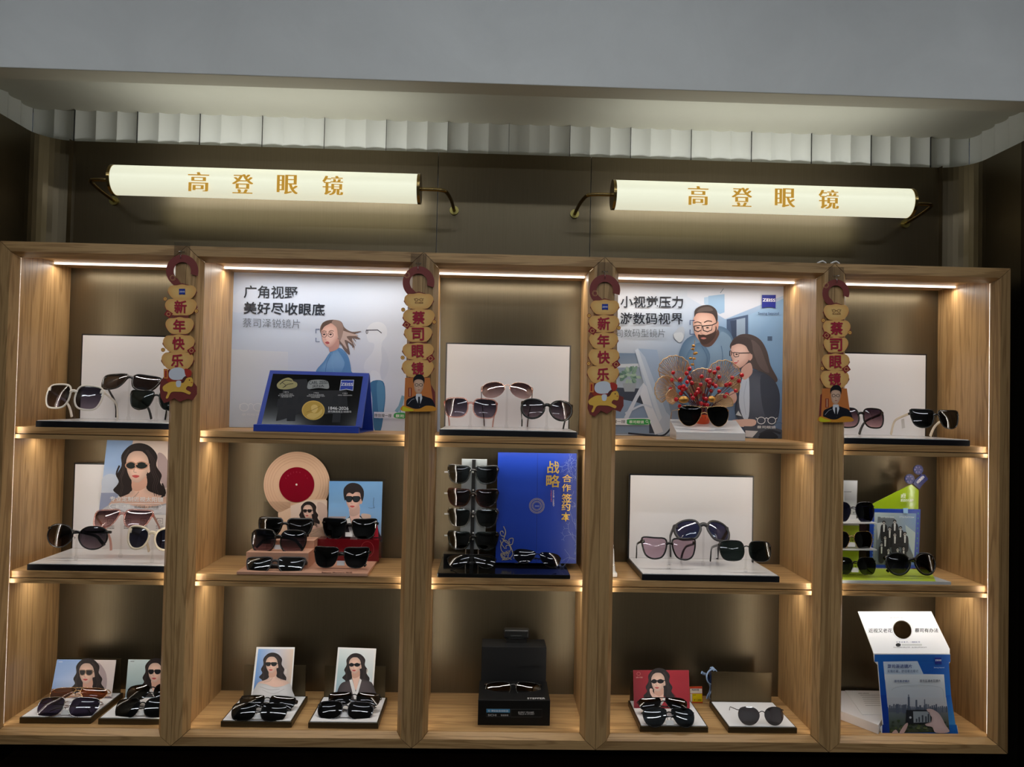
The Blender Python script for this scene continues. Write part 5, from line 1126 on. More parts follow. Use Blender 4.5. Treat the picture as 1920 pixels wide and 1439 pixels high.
# ================================================================== white figurine, partly behind the post
p = zY('F',112,1040,.06); f0 = zY('F',118,1040,.075)
t = empty('figurine', (f0.x, .09, S2), 'small white figurine at the left end of the fourth cabinet shelf', 'figurine')
m = MB(); bx = f0.x-.008; zt3 = zY('F',100,810,.09).z
bev(MB().box((bx-.022,.075,S2+.0005), (bx+.010,.105,S2+.012)).build('plinth', mat('white_ceramic', (222,222,220), .25), t, True), .002)
m.tube([(bx-.006,.09,S2+.0115),(bx-.006,.09,S2+.024),(bx-.006,.089,S2+.036),(bx-.006,.088,zt3-.012),(bx-.006,.088,zt3-.006)], [.0125,.0120,.0100,.0075,.0055], 14); m.ball((bx-.006,.087,zt3-.003), .0068, 12); m.tube([(bx-.012,.086,S2+.036),(bx-.004,.079,S2+.030),(bx+.002,.078,S2+.034)], .0028, 8)
m.build('figure', MATS['white_ceramic'], t, True)
# ================================================================== rightmost cabinet, middle cell: lime display
LIME = mat('lime_board', (184,204,60), .35); LIMEC = mat('lime_acrylic', (150,180,30), .12); CBLUE = mat('cobalt_board', (26,62,160), .3); GREYB = mat('grey_board', (150,152,156), .4)
yb = .050; x0 = JX[4]+MW+.003; x1 = zY('G',1158,1225,yb).x; TL_ = S2+.0085
ld = empty('lime_display', ((x0+x1)/2, .15, S2), 'lime and cobalt sunglasses display with a group photo, in the rightmost cabinet', 'display stand')
MB().prism([(x0,yb,S2+.0004),(x1,yb,S2+.0004),(x1-.020,.255,S2+.0004),(x0,.255,S2+.0004)], (0,0,.0075)).build('base', mat('clear_white_acrylic', (200,204,206), .15), ld, True)
MB().prism([(x0,yb+.004,S2+.0081),(zY('G',1015,1205,yb+.004).x,yb+.004,S2+.0081),(zY('G',965,1120,.2).x,.2,S2+.0081),(x0,.2,S2+.0081)], (0,0,.0006)).build('lime_sheet', LIME, ld, True)
A = Art((0,0,S2+.0088), (0,0,1), CR['G']); A.text('HORIEN DESIGN', (175,1188), (380,1190), 14, '3c4418', ld, .01)
n = Vector((0,-1,0)); yp = .215; A = Art((0,yp,1), n, CR['G'])
slab('lime_panel', [A.P(*q, 0) for q in ((395,540),(790,340),(857,395),(852,600),(395,600))], .003, n, LIMEC, ld)
slab('film_camera_cutout', [A.P(*q, .0032) for q in ((815,300),(862,262),(873,240),(893,252),(905,246),(940,292),(880,350),(858,386),(800,334))], .003, n, mat('navy_cutout', (22,34,92), .25), ld)
for (x, y) in ((768,290),(848,204)):
    m = MB(); c = A.P(x,y,.0034); r_ = (A.P(x+45,y,.0034)-c).length; N = 28
    m.cyl((c.x,c.y,c.z), (c.x,c.y+.003,c.z), r_, 28); rl = m.build('film_reel', MATS['navy_cutout'], ld, True)
    B2 = Art((0,c.y,1), n, CR['G'])
    for i in range(6): a = i*math.pi/3; B2.ell(x+26*math.cos(a), y+26*math.sin(a), 8, 8, (110,104,140), 0, 10)
    B2.done('reel_holes', rl)
yo = [A.P(*q, .0032) for q in ((395,566),(868,572),(850,1118),(398,1112))]; yo[2].z = yo[3].z = TL_+.0008
slab('cobalt_frame', yo, .0025, n, CBLUE, ld)
A.lift = .0034
A.grad([(440,600),(828,610),(806,1090),(420,1085)], [[(176,190,198),(150,166,176),(120,150,190)],[(140,152,160),(150,164,172),(130,150,180)],[(96,102,110),(120,128,136),(80,110,170)]])
A.poly([(470,640),(620,650),(800,1000),(780,1080),(440,1080)], (104,112,120)); A.poly([(725,715),(820,790),(806,1020),(740,840)], (172,188,192)); A.poly([(460,700),(520,690),(470,860)], (190,196,200))
for i in range(9):
    for y in (x for x in ()): pass
for k in range(10): A.ell(845-k*1.6, 610+k*46, 6, 8, (70,150,120), 0, 8); A.ell(438-k*2.5, 725+k*36, 6, 7, (90,130,220), 0, 8)
for (x, y, s_) in ((525,700,1.),(625,690,1.),(578,755,.95),(678,750,.95),(535,835,.9),(625,808,1.),(718,802,1.),(565,950,.9),(650,945,.9),(705,935,.8),(500,900,.8)):
    A.blob([(x-26*s_,y+22),(x,y+14),(x+28*s_,y+24),(x+34*s_,y+110),(x+20*s_,y+165),(x-24*s_,y+165),(x-32*s_,y+100)], (30,30,34)); A.poly([(x-8*s_,y+18),(x+10*s_,y+18),(x+6*s_,y+80),(x-6*s_,y+80)], (206,208,210))
    A.ell(x, y, 13*s_, 17*s_, (196,190,188), 0, 12); A.blob([(x-15*s_,y-2),(x-13*s_,y-18),(x,y-24),(x+14*s_,y-16),(x+15*s_,y-2),(x,y-12)], (26,26,28)); A.line([(x-10*s_,y),(x+11*s_,y)], 6*s_, (20,20,22))
A.poly([(700,560),(745,560),(745,608),(702,606)], (150,190,230))
A.done('group_photo', ld)
A.lift = .0036
A.text('全新发布', (695,440), (725,440), 20, 'eef2e0', ld, .01); A.text('潮流时代偶像', (675,500), (798,505), 28, 'f2f4e4', ld, .012); A.text('潮流', (675,465), (722,470), 36, 'f2f4e4', ld, .012)
A.text('NEW VISION SERIES', (490,650), (616,652), 14, 'd0d8dc', ld, .008); A.text('STYLE PLATFORM', (665,648), (800,652), 14, 'd0d8dc', ld, .008)
B3 = Art(A.p0+Vector((0,-.0035,0)), n, CR['G']); c0, c1 = B3.P(845,335,.0032), B3.P(905,275,.0032); d = c1-c0; up = Vector((-d.z,0,d.x)).normalized()*.008
TEXTS.append(('HORIEN', c0, d, up, mat('ink_white', (235,235,240), .4), ld, .014, 'lettering', None))
# left tower with three tiers
xa, xb = x0+.001, zY('G',268,900,.20).x
MB().box((xa,.180,TL_+.0008), (xb,.212,zY('G',270,705,.18).z)).build('lime_block', LIME, ld, True)
MB().box((xb+.0003,.182,TL_+.0008), (zY('G',372,900,.18).x,.211,zY('G',270,712,.18).z)).build('dark_block', mat('dark_maroon_block', (30,12,14), .3), ld, True)
g1 = [(165,303),(288,305),(275,660),(165,655)]
A = Art((0,.214,1), n, CR['G']); P_ = [A.P(*q, 0) for q in g1]; P_[0].x = P_[3].x = xa
slab('grey_panel', P_, .002, n, GREYB, ld); A.grad([(165,308),(284,310),(272,655),(165,652)], [[(160,164,170),(190,192,196)],[(120,122,126),(150,152,156)],[(196,198,200),(170,172,176)]]); A.line([(160,410),(230,410)], 8, (110,112,116)); A.done('panel_print', ld)
WHS = mat('white_tier', (206,206,208), .25)
for y in (700, 947):
    p = zY('G',468,y,.10); MB().box((xa,.100,p.z-.003), (p.x,.1795,p.z)).build('tier_shelf', WHS, ld, True)
    MB().box((xa,.1797,p.z-.02), (p.x-.01,.1799,p.z)).build('tier_back', WHS, ld, True)
zt_a, zt_b = zY('G',468,700,.10).z, zY('G',468,947,.10).z
G('silver hexagonal sunglasses with blue-black lenses on the top tier of the lime display', 'G', 24, 470, 597, 178, 'hex', DSTEEL, lens('lens_blue_black', (28,28,54)), Y=.112, rim=.0012, rd=.002, temple='folded', pitch=-6, bridge=247, pads=True, tag_=(1,0))
G('thin gold wire sunglasses with black lenses on the second tier of the lime display', 'G', 20, 452, 860, 158, 'hex', GOLDW, L_BLACK, Y=.112, rim=.0009, rd=.0015, temple='folded', pitch=-6, bridge=236, pads=True, tag_=(1,0))
G('gunmetal sunglasses with olive graded lenses at the foot of the lime display', 'G', 48, 484, 1099, 148, 'hex', F_BWIRE, L_OLIVE, Y=.075, rim=.0012, rd=.002, temple='folded', pitch=-10, bridge=266, pads=True, tag_=(1,0))
G('glossy black butterfly sunglasses on the lime sheet beside the group photo', 'G', 552, 1027, 1082, 178, 'butterfly', F_BLACK, lens('lens_black_graded', (16,16,18), (86,86,84), .9), Y=.085, rim=.0036, rd=.004, temple='folded', pitch=-12, bridge=800, roll=-1)
# ================================================================== bottom row trays
FB = MB_
def tray(x0, x1, yf, label, plate_top=.132, pa=.004, pb=.006):
    t = empty('display_tray', ((x0+x1)/2, yf+.08, FB), label, 'display tray', 'bronze-edged trays in the bottom row')
    bev(MB().box((x0,yf,FB+.0004), (x1,yf+.172,FB+.0145)).build('base', BRONZE_D, t, True), .0005)
    MB().box((x0+.004,yf+.0035,FB+.0147), (x1-.004,yf+.164,FB+.0163)).build('white_pad', mat('white_felt', (238,238,240), .6), t, True)
    MB().box((x0+pa,yf+.1665,FB+.0147), (x1-pb,yf+.1705,plate_top)).build('back_plate', BRONZE_D, t, True)
ZP = FB+.0164
tray(.066, .244, .044, 'bronze-edged tray with a seaside portrait card, leftmost in the bottom row', .142)
tray(.2633, .4365, .042, 'bronze-edged tray with two black sunglasses, cut off by the leftmost inner post', .142)
tray(.5739, .7523, .034, 'bronze-edged tray with the off-shoulder portrait card, second cabinet', .1335)
tray(.7945, .9718, .032, 'bronze-edged tray with the dark blazer portrait card, second cabinet', .1345)
tray(1.6419, 1.8183, .030, 'bronze-edged tray with the red portrait card, fourth cabinet', .130)
tray(1.8703, 2.0497, .030, 'bronze-edged tray with rimless grey sunglasses and a bare back plate', .1315)
def pcard(label, k, quad, yp, ztop, th=.0012, edge=(235,235,235)):
    return leaf_card('portrait_card', label, 'portrait card', k, quad, ZP+.0003, yp, ztop, th, None, edge)
t, A = pcard('wide portrait card with blue sky, woman in square sunglasses, leftmost tray', 'H', ((455,582),(925,587),(885,893),(398,893)), .205, .142)
A.grad([(455,582),(680,584),(600,893),(398,893)], [[(140,172,226),(160,188,232)],[(156,184,232),(190,206,236)],[(110,132,176),(120,140,180)]]); A.grad([(680,584),(925,587),(885,893),(600,893)], [[(222,208,204),(226,214,210)],[(206,190,188),(222,210,208)],[(196,180,178),(210,198,196)]])
A.blob([(780,610),(840,680),(850,790),(810,890),(770,880),(800,760)], (176,158,160)); portrait(A, 690, 697, 78, top=(120,110,120), gl=(46,44,44), glr=(150,120,100), shades='square', cut=2.48, bare=True)
A.line([(470,602),(500,602)], 4, (230,236,246)); A.done('print', t); A.text('HAWKERS', (560,868), (800,872), 22, 'f0ece6', t, .01)
t, A = pcard('pale grey portrait card of a woman, cut off by the first inner post', 'H', ((1022,582),(1475,588),(1450,890),(996,888)), .203, .142)
A.grad([(1022,582),(1475,588),(1450,890),(996,888)], [[(214,228,230),(196,214,216),(214,222,224)],[(186,206,208),(180,200,202),(200,212,214)],[(134,150,160),(150,166,172),(170,180,186)]])
portrait(A, 1235, 690, 74, top=(66,60,62), gl=(20,20,22), shades='square', bare=False, cut=2.6); A.line([(1040,598),(1070,598)], 4, (80,90,96)); A.done('print', t)
t, A = pcard('white-edged portrait card of a woman in an off-shoulder top', 'I', ((462,383),(790,385),(755,868),(408,868)), .198, .133)
A.grad([(478,400),(780,402),(742,850),(424,850)], [[(120,168,226),(190,196,214),(226,204,186)],[(110,156,218),(170,180,200),(216,196,180)],[(70,96,140),(120,128,150),(190,176,168)]])
portrait(A, 592, 540, 68, top=(222,220,222), gl=(30,30,30), shades='square', cut=4.45, wide=1.1); A.done('print', t); A.text('造型', (705,612), (722,612), 40, 'e8e2dc', t, .01)
t, A = pcard('white-edged portrait card of a woman in a dark blazer', 'I', ((1160,385),(1488,397),(1452,868),(1116,860)), .197, .134)
A.grad([(1174,400),(1474,410),(1440,850),(1132,846)], [[(220,230,232),(232,234,236)],[(176,206,212),(210,222,226)],[(150,170,190),(196,204,214)]])
portrait(A, 1305, 545, 68, top=(72,64,66), gl=(16,16,18), shades='round', bare=False, cut=4.4, wide=1.15); A.done('print', t); A.text('造型', (1403,612), (1420,612), 40, 'e8e2dc', t, .01)
t, A = pcard('red portrait card of a woman resting her chin on one hand', 'K', ((255,568),(722,568),(730,890),(262,888)), .194, .131, edge=(150,40,50))
A.grad([(257,570),(720,570),(728,888),(264,886)], [[(132,30,40),(168,36,50),(158,32,44)],[(112,24,34),(160,34,48),(150,30,42)]])
A.blob([(390,760),(420,700),(480,690),(560,740),(620,800),(600,886),(420,886)], (120,26,36)); portrait(A, 462, 672, 76, top=(150,34,46), gl=(22,16,18), shades='round', cut=2.8, bare=False, wide=1.15)
A.blob([(392,740),(400,722),(418,730),(422,760),(470,790),(500,805),(490,830),(440,815),(405,780)], (236,196,180)); A.curve([(400,735),(412,760),(440,785)], 3, (206,160,146)); A.curve([(408,728),(420,752),(446,776)], 3, (206,160,146))
A.ring(300, 600, 15, 14, 3, (196,110,110), 16); A.done('print', t); A.text('金陵', (275,636), (336,636), 12, 'c48a86', t, .006)
# price sign behind the tray
n = (0,-1,0); A = Art((0,.225,1), n, CR['K']); q = [(727,712),(833,708),(838,845),(733,838)]; P_ = [A.P(*c, 0) for c in q]
t = empty('price_sign', (P_[2]+P_[3])/2, 'small yellow and orange price sign beside the red portrait card', 'price sign')
P_[2].z = P_[3].z = FB+.0005
slab('sign_board', P_, .004, n, mat('orange_edge', (214,84,40), .35), t)
A.lift = .0005
A.poly([(731,722),(831,720),(832,762),(732,762)], (240,226,214)); A.poly([(731,709),(831,709),(831,722),(731,722)], (206,70,44)); A.poly([(750,766),(832,766),(834,832),(752,832)], (232,206,20)); A.poly([(732,766),(748,766),(750,832),(734,832)], (236,226,216)); A.done('print', t)
A.text('商品标价签', (745,740), (805,741), 16, '2a2420', t, .016); A.text('￥1380', (762,824), (826,826), 16, '6a4a10', t, .012); A.text('品名', (757,780), (780,780), 9, '6a4a10', t)
# glasses lying on the trays
G('brown-lensed gold aviator sunglasses lying behind the lilac pair, leftmost tray', 'H', 395, 840, 852, 96, 'aviator', GOLDW, L_AMB, Y=.112, rim=.0008, rd=.0014, temple='folded', pitch=-48, bridge=612, dbl=True, pads=True, hdz=.9)
G('silver-rimmed sunglasses with lilac-black lenses at the front of the leftmost tray', 'H', 285, 762, 958, 142, 'square', STEEL, L_LILAC, rest=ZP+.001, rim=.0012, rd=.0018, temple='folded', pitch=-38, bridge=530, pads=True, tag_=(1,0))
G('dark sunglasses lying further back on the tray cut off by the first inner post', 'H', 1000, 1408, 836, 116, 'square', F_BWIRE, L_BLACK, Y=.112, rim=.0012, rd=.002, temple='folded', pitch=-44, bridge=1206, roll=-3)
G('black striped-reflection sunglasses at the front of the tray cut off by a post', 'H', 915, 1345, 965, 140, 'square', F_BWIRE, L_BLACK, rest=ZP+.001, rim=.0014, rd=.002, temple='folded', pitch=-38, bridge=1128, roll=-2, tag_=(1,0))
G('black sunglasses lying further back below the off-shoulder portrait', 'I', 320, 796, 848, 100, 'rect', F_BLACK, L_BLACK, Y=.100, rim=.0012, rd=.002, temple='folded', pitch=-46, bridge=549, roll=1)
G('black metal pilot sunglasses at the front of the off-shoulder portrait tray', 'I', 248, 716, 938, 138, 'square', F_BWIRE, L_BLACK, rest=ZP+.001, rim=.0014, rd=.002, temple='folded', pitch=-38, bridge=476, roll=1, pads=True, tag_=(1,0))
G('black sunglasses lying further back below the dark blazer portrait', 'I', 1072, 1516, 822, 104, 'rect', F_BWIRE, L_BLACK, Y=.100, rim=.0012, rd=.002, temple='folded', pitch=-46, bridge=1296, roll=1)
G('gunmetal pilot sunglasses at the front of the dark blazer portrait tray', 'I', 985, 1462, 922, 138, 'square', DSTEEL, L_BLACK, rest=ZP+.001, rim=.0016, rd=.002, temple='folded', pitch=-38, bridge=1220, roll=1, pads=True, tag_=(1,0))
G('black sunglasses with a straight top bar lying below the red portrait card', 'K', 302, 720, 852, 114, 'aviator', F_BWIRE, L_BLACK, Y=.098, rim=.0012, rd=.002, temple='folded', pitch=-46, bridge=510, dbl=True)
G('blue-black aviator sunglasses at the front of the red portrait tray', 'K', 336, 776, 962, 150, 'aviator', F_BWIRE, L_STEEL, rest=ZP+.001, rim=.0014, rd=.002, temple='folded', pitch=-38, bridge=560, pads=True, tag_=(1,0))
G('rimless grey mirrored sunglasses alone on the tray with the bare back plate', 'K', 1115, 1512, 955, 146, 'butterfly', DSTEEL, L_MIRR, rest=ZP+.001, rim=.0008, rimless=True, pitch=-14, bridge=1335, tm=F_BWIRE, tw=(.0008,.0011), temple='open', tlen=.12, drop=.02)
G('pale blue framed sunglasses standing on end behind the bare back plate', 'K', 830, 1060, 700, 118, 'butterfly', F_BLUE, lens('lens_soft_blue', (120,130,160)), Y=.232, rim=.0026, rd=.003, temple='folded', pitch=0, roll=78, bridge=938, yaw=30)
# ================================================================== black gift carton and eyeglass case (middle cabinet)
yf = zZ('J',540,1074,FB).y; xa, xb = zY('J',541,970,yf).x, zY('J',1170,970,yf).x; z1 = zY('J',856,855,yf).z
z_back = z1+.012; yb2 = min(.17, yf+.105)
t = empty('black_carton', ((xa+xb)/2, yf+.08, FB), 'black stepped carton display with small white slogans, alone in the bottom of the middle cabinet', 'display carton')
BC = mat('black_card', (7,7,8), .45, spec=.3); BC2 = mat('charcoal_card', (17,18,20), .6, spec=.3)
bev(MB().hexa([(xa,yf,FB+.0005),(xb,yf,FB+.0005),(xb,yb2,FB+.0005),(xa,yb2,FB+.0005),(xa,yf,z1),(xb,yf,z1),(xb-.002,yb2,z_back),(xa+.002,yb2,z_back)]).build('front_box', BC, t, True), .0006)
xc, xd = zY('J',572,500,yb2+.002).x, zY('J',1138,500,yb2+.002).x; z2 = zY('J',856,392,yb2+.002).z
yb3 = yb2+.075; z3 = z2+ (zY('J',856,322,yb3).z-z2)
bev(MB().hexa([(xc,yb2+.001,FB+.0005),(xd,yb2+.001,FB+.0005),(xd,yb3,FB+.0005),(xc,yb3,FB+.0005),(xc,yb2+.002,z2),(xd,yb2+.002,z2),(xd-.001,yb3,max(z2,z3)),(xc+.001,yb3,max(z2,z3))]).build('rear_box', BC2, t, True), .0006)
A = Art((0,yf,1), (0,-1,0), CR['J'])
for (x0, x1, y0, y1) in ((615,820,930,1000),(828,1100,933,1002)): A.line([(x0,y0),(x1,y0),(x1,y1),(x0,y1),(x0,y0)], 2, (90,92,94))
A.poly([(615,930),(820,932),(820,964),(615,962)], (70,140,186)); A.line([(541,858),(1172,858)], 3, (60,60,62)); A.done('front_print', t)
A.text('轻 薄智能音频眼镜', (628,956), (806,958), 18, 'dfe8ee', t, .008); A.text('SICHI', (628,993), (702,994), 17, 'c8c8c8', t, .01); A.text('智能眼镜', (740,993), (806,994), 15, 'c8c8c8', t, .008)
A.text('EVERY FRAME', (893,968), (1030,968), 14, 'c8c8c8', t, .008); A.text('TELLS A STORY', (893,982), (1034,983), 13, 'c8c8c8', t, .008)
nt = Vector((0,-(z_back-z1),(yb2-yf))).normalized(); A = Art((0,yf,z1), nt, CR['J'])
A.text('STEPPER', (1130,838), (972,834), 12, 'c8c8c8', t, .01) if False else A.text('STEPPER', (972,848), (1128,848), 14, 'c8c8c8', t, .01)
A = Art((0,yb2+.001,1), (0,-1,0), CR['J']); A.text('Lowoken', (890,575), (1098,578), 34, '0a0b0c', t, .004)
A = Art((0,yf+.06,z1+.02), (0,-1,0), CR['J'])
G('black thin-rimmed glasses lying on the black carton', 'J', 606, 1094, 752, 126, 'square', F_BLACK, L_BLACK, Y=yf+.05, rim=.0016, rd=.003, temple='folded', pitch=-52, bridge=850, hdz=.9)
c = zY('J',878,300,yb2+.035)
t = empty('glasses_case', (c.x, yb2+.035, z2), 'small black glasses case standing on top of the black carton', 'glasses case')
x0, x1 = zY('J',765,300,c.y).x, zY('J',992,300,c.y).x; zt4 = zY('J',878,240,c.y).z; zb4 = z2+.008
o = MB().box((x0,c.y-.0,z2+.012), (x1,c.y+.026,zt4)).build('case', mat('black_leatherette', (16,17,18), .4), t, True); bev(o, .006, 4)
MB().box((x0+.008,c.y+.004,z2+.0005), (x1-.008,c.y+.022,z2+.0118)).build('foot', BLACK, t, True)
A = Art((0,c.y,1), (0,-1,0), CR['J'], lift=.0003); A.text('Lowoken', (830,296), (922,296), 12, '55585a', t, .008); A.text('SMART GLASSES', (815,318), (938,318), 9, '3c3f41', t, .006)
# ================================================================== white and blue folded leaflet, booklet (rightmost cabinet)
Y0 = .040; YM = .092; YT = .175
pb = [zY('L',510,1163,Y0), zY('L',1160,1163,Y0)]; zb0 = FB+.0005
zm = zY('L',760,484,YM).z; n1 = lean(zb0, Y0, zm, YM); A = Art((0,Y0,zb0), n1, CR['L'])
t = empty('leaflet_stand', ((pb[0]+pb[1])/2), 'folded white and blue cut-out lens leaflet standing in the rightmost cabinet', 'leaflet')
ol = [(444,480),(1090,480),(1093,545),(1074,575),(1092,830),(1132,1080),(1150,1088),(1160,1163),(510,1163),(497,1105),(520,1085),(478,575),(450,545)]
P_ = [A.P(*q, 0) for q in ol]; slab('lower_panel', P_, .003, n1, mat('leaflet_white', (232,234,238), .35), t)
A.grad([(449,487),(1089,487),(1092,550),(448,548)], [[(22,94,176),(16,86,168)],[(20,90,172),(14,78,160)]])
A.grad([(478,548),(1078,550),(1096,830),(500,830)], [[(20,92,176),(18,84,168)],[(16,76,170),(30,110,196)]]); A.grad([(500,830),(1096,830),(1134,1080),(524,1080)], [[(12,60,156),(20,96,190)],[(10,46,140),(70,150,216)]]); A.grad([(514,1080),(1142,1080),(1158,1162),(514,1160)], [[(10,48,140),(24,110,196)],[(8,36,120),(16,90,180)]])
A.poly([(522,547),(812,543),(862,652),(1036,655),(1040,700),(536,700)], (196,212,230)); A.grad([(533,654),(1036,656),(1058,920),(560,930)], [[(222,228,234),(222,228,234)],[(196,204,212),(200,206,214)],[(186,192,200),(196,200,208)]])
A.grad([(558,850),(1054,850),(1068,960),(566,960)], [[(190,194,202),(198,202,208)],[(176,176,184),(200,194,196)]]); A.grad([(564,940),(1066,935),(1084,1145),(576,1150)], [[(112,118,128),(128,130,138)],[(80,92,84),(96,100,90)],[(58,68,48),(52,60,44)]])
random.seed(5)
for x in range(572, 1060, 17):
    h_ = random.uniform(18, 46); A.poly([(x,950-h_),(x+12,950-h_),(x+13,975),(x+1,975)], random.choice([(92,100,116),(110,116,130),(82,90,106)]))
for (x, w_, h_) in ((736,16,130),(735,7,150),(800,14,105),(640,26,70),(700,30,65),(870,7,110),(868,14,60),(832,16,60),(960,20,40)): A.poly([(x-w_/2,975-h_),(x+w_/2,975-h_),(x+w_/2+2,985),(x-w_/2+1,985)], (88,96,112))
for i in range(60): A.ell(random.uniform(580,1070), random.uniform(1045,1135), random.uniform(8,20), random.uniform(5,12), random.choice([(62,76,48),(84,96,60),(44,54,38),(104,112,76),(56,66,52)]), 0, 8)
A.curve([(585,790),(620,765),(720,748),(860,745),(980,760),(1020,790),(1035,900)], 3, (170,178,186))
A.blob([(715,960),(730,955),(905,955),(918,965),(922,1060),(910,1072),(725,1070),(715,1062)], (34,36,40)); A.poly([(768,966),(910,966),(914,1058),(772,1062)], (150,158,164)); A.ell(745,1018,10,10,(190,190,194),0,12)
for (x, h_) in ((790,30),(812,44),(840,60),(868,50),(890,70)): A.poly([(x,1058-h_),(x+14,1058-h_),(x+15,1056),(x+1,1058)], (70,76,84))
A.blob([(880,950),(920,945),(975,975),(1010,1020),(1040,1080),(1072,1140),(960,1146),(930,1100),(885,1090),(870,1072),(915,1062),(925,1010),(905,975)], (206,176,172), 4, (222,194,190)); A.blob([(652,1148),(690,1085),(718,1062),(722,1085),(690,1148)], (206,172,166)); A.blob([(590,1150),(620,1120),(640,1150)], (200,168,160))
A.poly([(949,512),(1005,512),(1009,568),(980,562),(952,568)], (14,32,130))
A.done('print', t)
A.text('ZEISS', (953,541), (1005,541), 13, 'f0f2f8', t, .016); A.text('Seeing beyond', (943,603), (1030,603), 12, 'e0e8f4', t, .008)
A.text('蔡司渐进镜片', (550,602), (758,602), 34, '1a3c86', t, .014); A.text('无需摘戴，舒适看远看近', (550,640), (812,638), 24, '2c4a7c', t, .002)
A.text('蔡司渐进镜片', (608,722), (738,722), 22, '22427c', t, .012); A.text('蔡司普通老花镜片', (822,720), (998,718), 22, '22324c', t, .012)
# flap
zt5 = zY('L',620,122,YT).z; zm2 = A.P(760,482,0); n2 = lean(zm2.z, zm2.y, zt5, YT); A2 = Art(zm2, n2, CR['L'])
hole = [(686+s_[0], 276+s_[1]) for s_ in [(82*math.cos(a)*.92-62*math.sin(a)*.40, 82*math.cos(a)*.40+78*math.sin(a)*.92) for a in [2*math.pi*i/28 for i in range(28)]]]
out4 = [(310,122),(930,122),(1086,440),(1086,479),(442,479),(436,455)]
# sheet with an oval opening: strips from the hole to the outline
def outpt(a):
    dx, dy = math.cos(a), math.sin(a); best = 1e9
    for i in range(len(out4)):
        (x1, y1), (x2, y2) = out4[i], out4[(i+1)%len(out4)]; ex, ey = x2-x1, y2-y1; det = dx*-ey+dy*ex
        if abs(det) < 1e-9: continue
        u = ((x1-686)*-ey+(y1-276)*ex)/det; v = (dx*(y1-276)-dy*(x1-686))/det
        if u > 0 and -1e-6 <= v <= 1+1e-6: best = min(best, u)
    return (686+dx*best, 276+dy*best)
angs = sorted(set([math.atan2(y-276, x-686) for x, y in hole]+[math.atan2(y-276, x-686) for x, y in out4]))
def holept(a):
    # ellipse with half axes along (cos r, sin r)
    lo = min(range(360), key=lambda i: abs(math.remainder(math.atan2(82*math.cos(i*math.pi/180)*.40+78*math.sin(i*math.pi/180)*.92, 82*math.cos(i*math.pi/180)*.92-62*math.sin(i*math.pi/180)*.40)-a, 2*math.pi)))
    q = lo*math.pi/180; return (686+82*math.cos(q)*.92-62*math.sin(q)*.40, 276+82*math.cos(q)*.40+78*math.sin(q)*.92)
mf = MB(); N_ = len(angs)
vo = [A2.P(*outpt(a), 0) for a in angs]; vh = [A2.P(*holept(a), 0) for a in angs]; bo = [p-n2*.0022 for p in vo]; bh = [p-n2*.0022 for p in vh]
mf.add(vo+vh+bo+bh, [f for i in range(N_) for j in [(i+1)%N_] for f in ((i,i+N_,j+N_,j), (i+2*N_,j+2*N_,j+3*N_,i+3*N_), (i,j,j+2*N_,i+2*N_), (i+N_,i+3*N_,j+3*N_,j+N_))])
mf.build('upper_flap', MATS['leaflet_white'], t, True)
A2.lift = .0003; A2.ring(686, 276, 86, 84, 5, (206,208,214), 28)
A2.ell(650, 406, 22, 15, (20,20,26), 0, 16); A2.poly([(680,399),(850,399),(850,412),(680,412)], (196,200,200)); A2.done('flap_print', t)
A2.text('近视又老花', (398,303), (600,303), 36, '2a2e38', t, .01); A2.text('蔡司有办法', (790,301), (988,301), 36, '2a2e38', t, .01)
A2.text('蔡司智能老花镜片', (582,183), (698,183), 12, '6a6c72', t, .004); A2.text('SEEING WITH ONE', (570,155), (690,155), 8, '8a8c90', t)
A2.text('近 看 远 看 中，一镜搞定 用', (632,388), (832,388), 12, '3a4c8c', t, .006); A2.text('专业渐进镜片解决方案，看近看远更清晰自然', (608,432), (890,432), 10, '5a5c64', t)
LB = slab('lens_sample', [A2.P(*q, -.001) for q in [(686+(x-686)*.93, 278+(y-276)*.93) for x, y in hole]], .001, n2, lens('lens_sample_brown', (120,106,92), None, .15), t); LB['label'] = 'brown tinted sample lens in the oval opening'
# supporting rear panel of the leaflet
MB().hexa([(pb[0].x+.075,YT+.01,FB+.0006),(pb[1].x-.02,YT+.01,FB+.0006),(pb[1].x-.02,YT+.012,FB+.0006),(pb[0].x+.075,YT+.012,FB+.0006)]+[tuple(A2.P(*q, -.0025)+Vector((0,d,0))) for q, d in (((720,380),0),((980,380),0),((980,380),.002),((720,380),.002))]).build('rear_support', MATS['leaflet_white'], t, True)
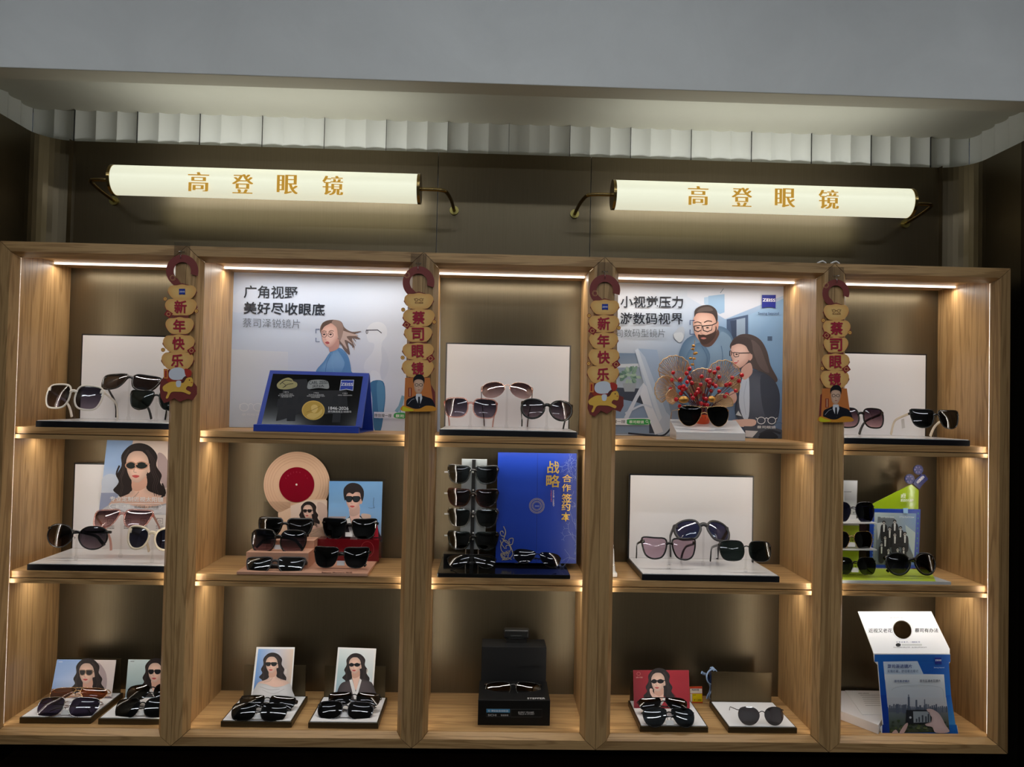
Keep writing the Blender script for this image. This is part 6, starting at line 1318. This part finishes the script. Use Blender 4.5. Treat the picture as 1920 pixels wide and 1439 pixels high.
# white slanted box with booklets
zt6 = FB+.024; x0 = JX[4]+MW+.002
q_ = [zZ('L',182,858,zt6), zZ('L',500,1098,zt6), zZ('L',560,950,zt6), zZ('L',580,760,zt6), zZ('L',182,760,zt6)]
q_[0].x = q_[4].x = x0
for p in q_: p.x = max(p.x, x0); p.y = max(min(p.y, .268), .030)
t = empty('booklet_box', (sum(p.x for p in q_)/5, .15, FB), 'flat white box lying behind the blue and white leaflet', 'box')
MB().prism([(p.x,p.y,FB+.0005) for p in q_], (0,0,.0235)).build('box', WHITEB, t, True)
pg = [zZ('L',x,y,zt6+.002) for x, y in ((178,772),(345,992),(560,992),(520,762))]
for p in pg: p.x = max(p.x, x0+.001); p.y = min(p.y, .266)
t = empty('open_booklet', (sum(p.x for p in pg)/4, .16, zt6), 'open white booklet with printed lines on the flat white box', 'booklet')
MB().prism([(p.x,p.y,zt6+.0003) for p in pg], (0,0,.0018)).build('pages', mat('paper_white', (236,236,238), .6), t, True)
A = Art((0,0,zt6+.0022), (0,0,1), CR['L'])
for (x0_, x1_, y, w_) in ((330,500,832,3),(345,505,850,3),(352,505,867,3),(358,505,884,3),(365,508,900,3),(372,508,920,3)): A.line([(x0_,y),(x1_,y)], w_*.7, (120,120,124))
A.done('print', t)
A.text('镜片配戴说明手册', (250,768), (495,766), 16, '2a2a2e', t, .01); A.text('使用方法与保养常识', (268,782), (480,780), 15, '2a2a2e', t, .01); A.text('适用人群说明', (312,822), (400,822), 9, '4a4a4e', t)
# small white cable clips on top of the fourth cabinet
for x, lab in ((1541, 'white cable clip on the cabinet top, left of the rightmost inner post'), (1566, 'white cable clip on the cabinet top, straight above the rightmost inner post')):
    p = atY(x, 494, .01); c = empty('cable_clip', (p.x, .01, H), lab, 'clip', 'white cable clips on the cabinet top')
    m = MB(); m.tube([(p.x-.012,.01,H+.0015),(p.x-.005,.01,H+.0052),(p.x+.002,.01,H+.0075),(p.x+.008,.01,H+.0045),(p.x+.011,.01,H+.0015)], .0022, 8); m.build('clip', WHITEG, c, True)
flush_texts()
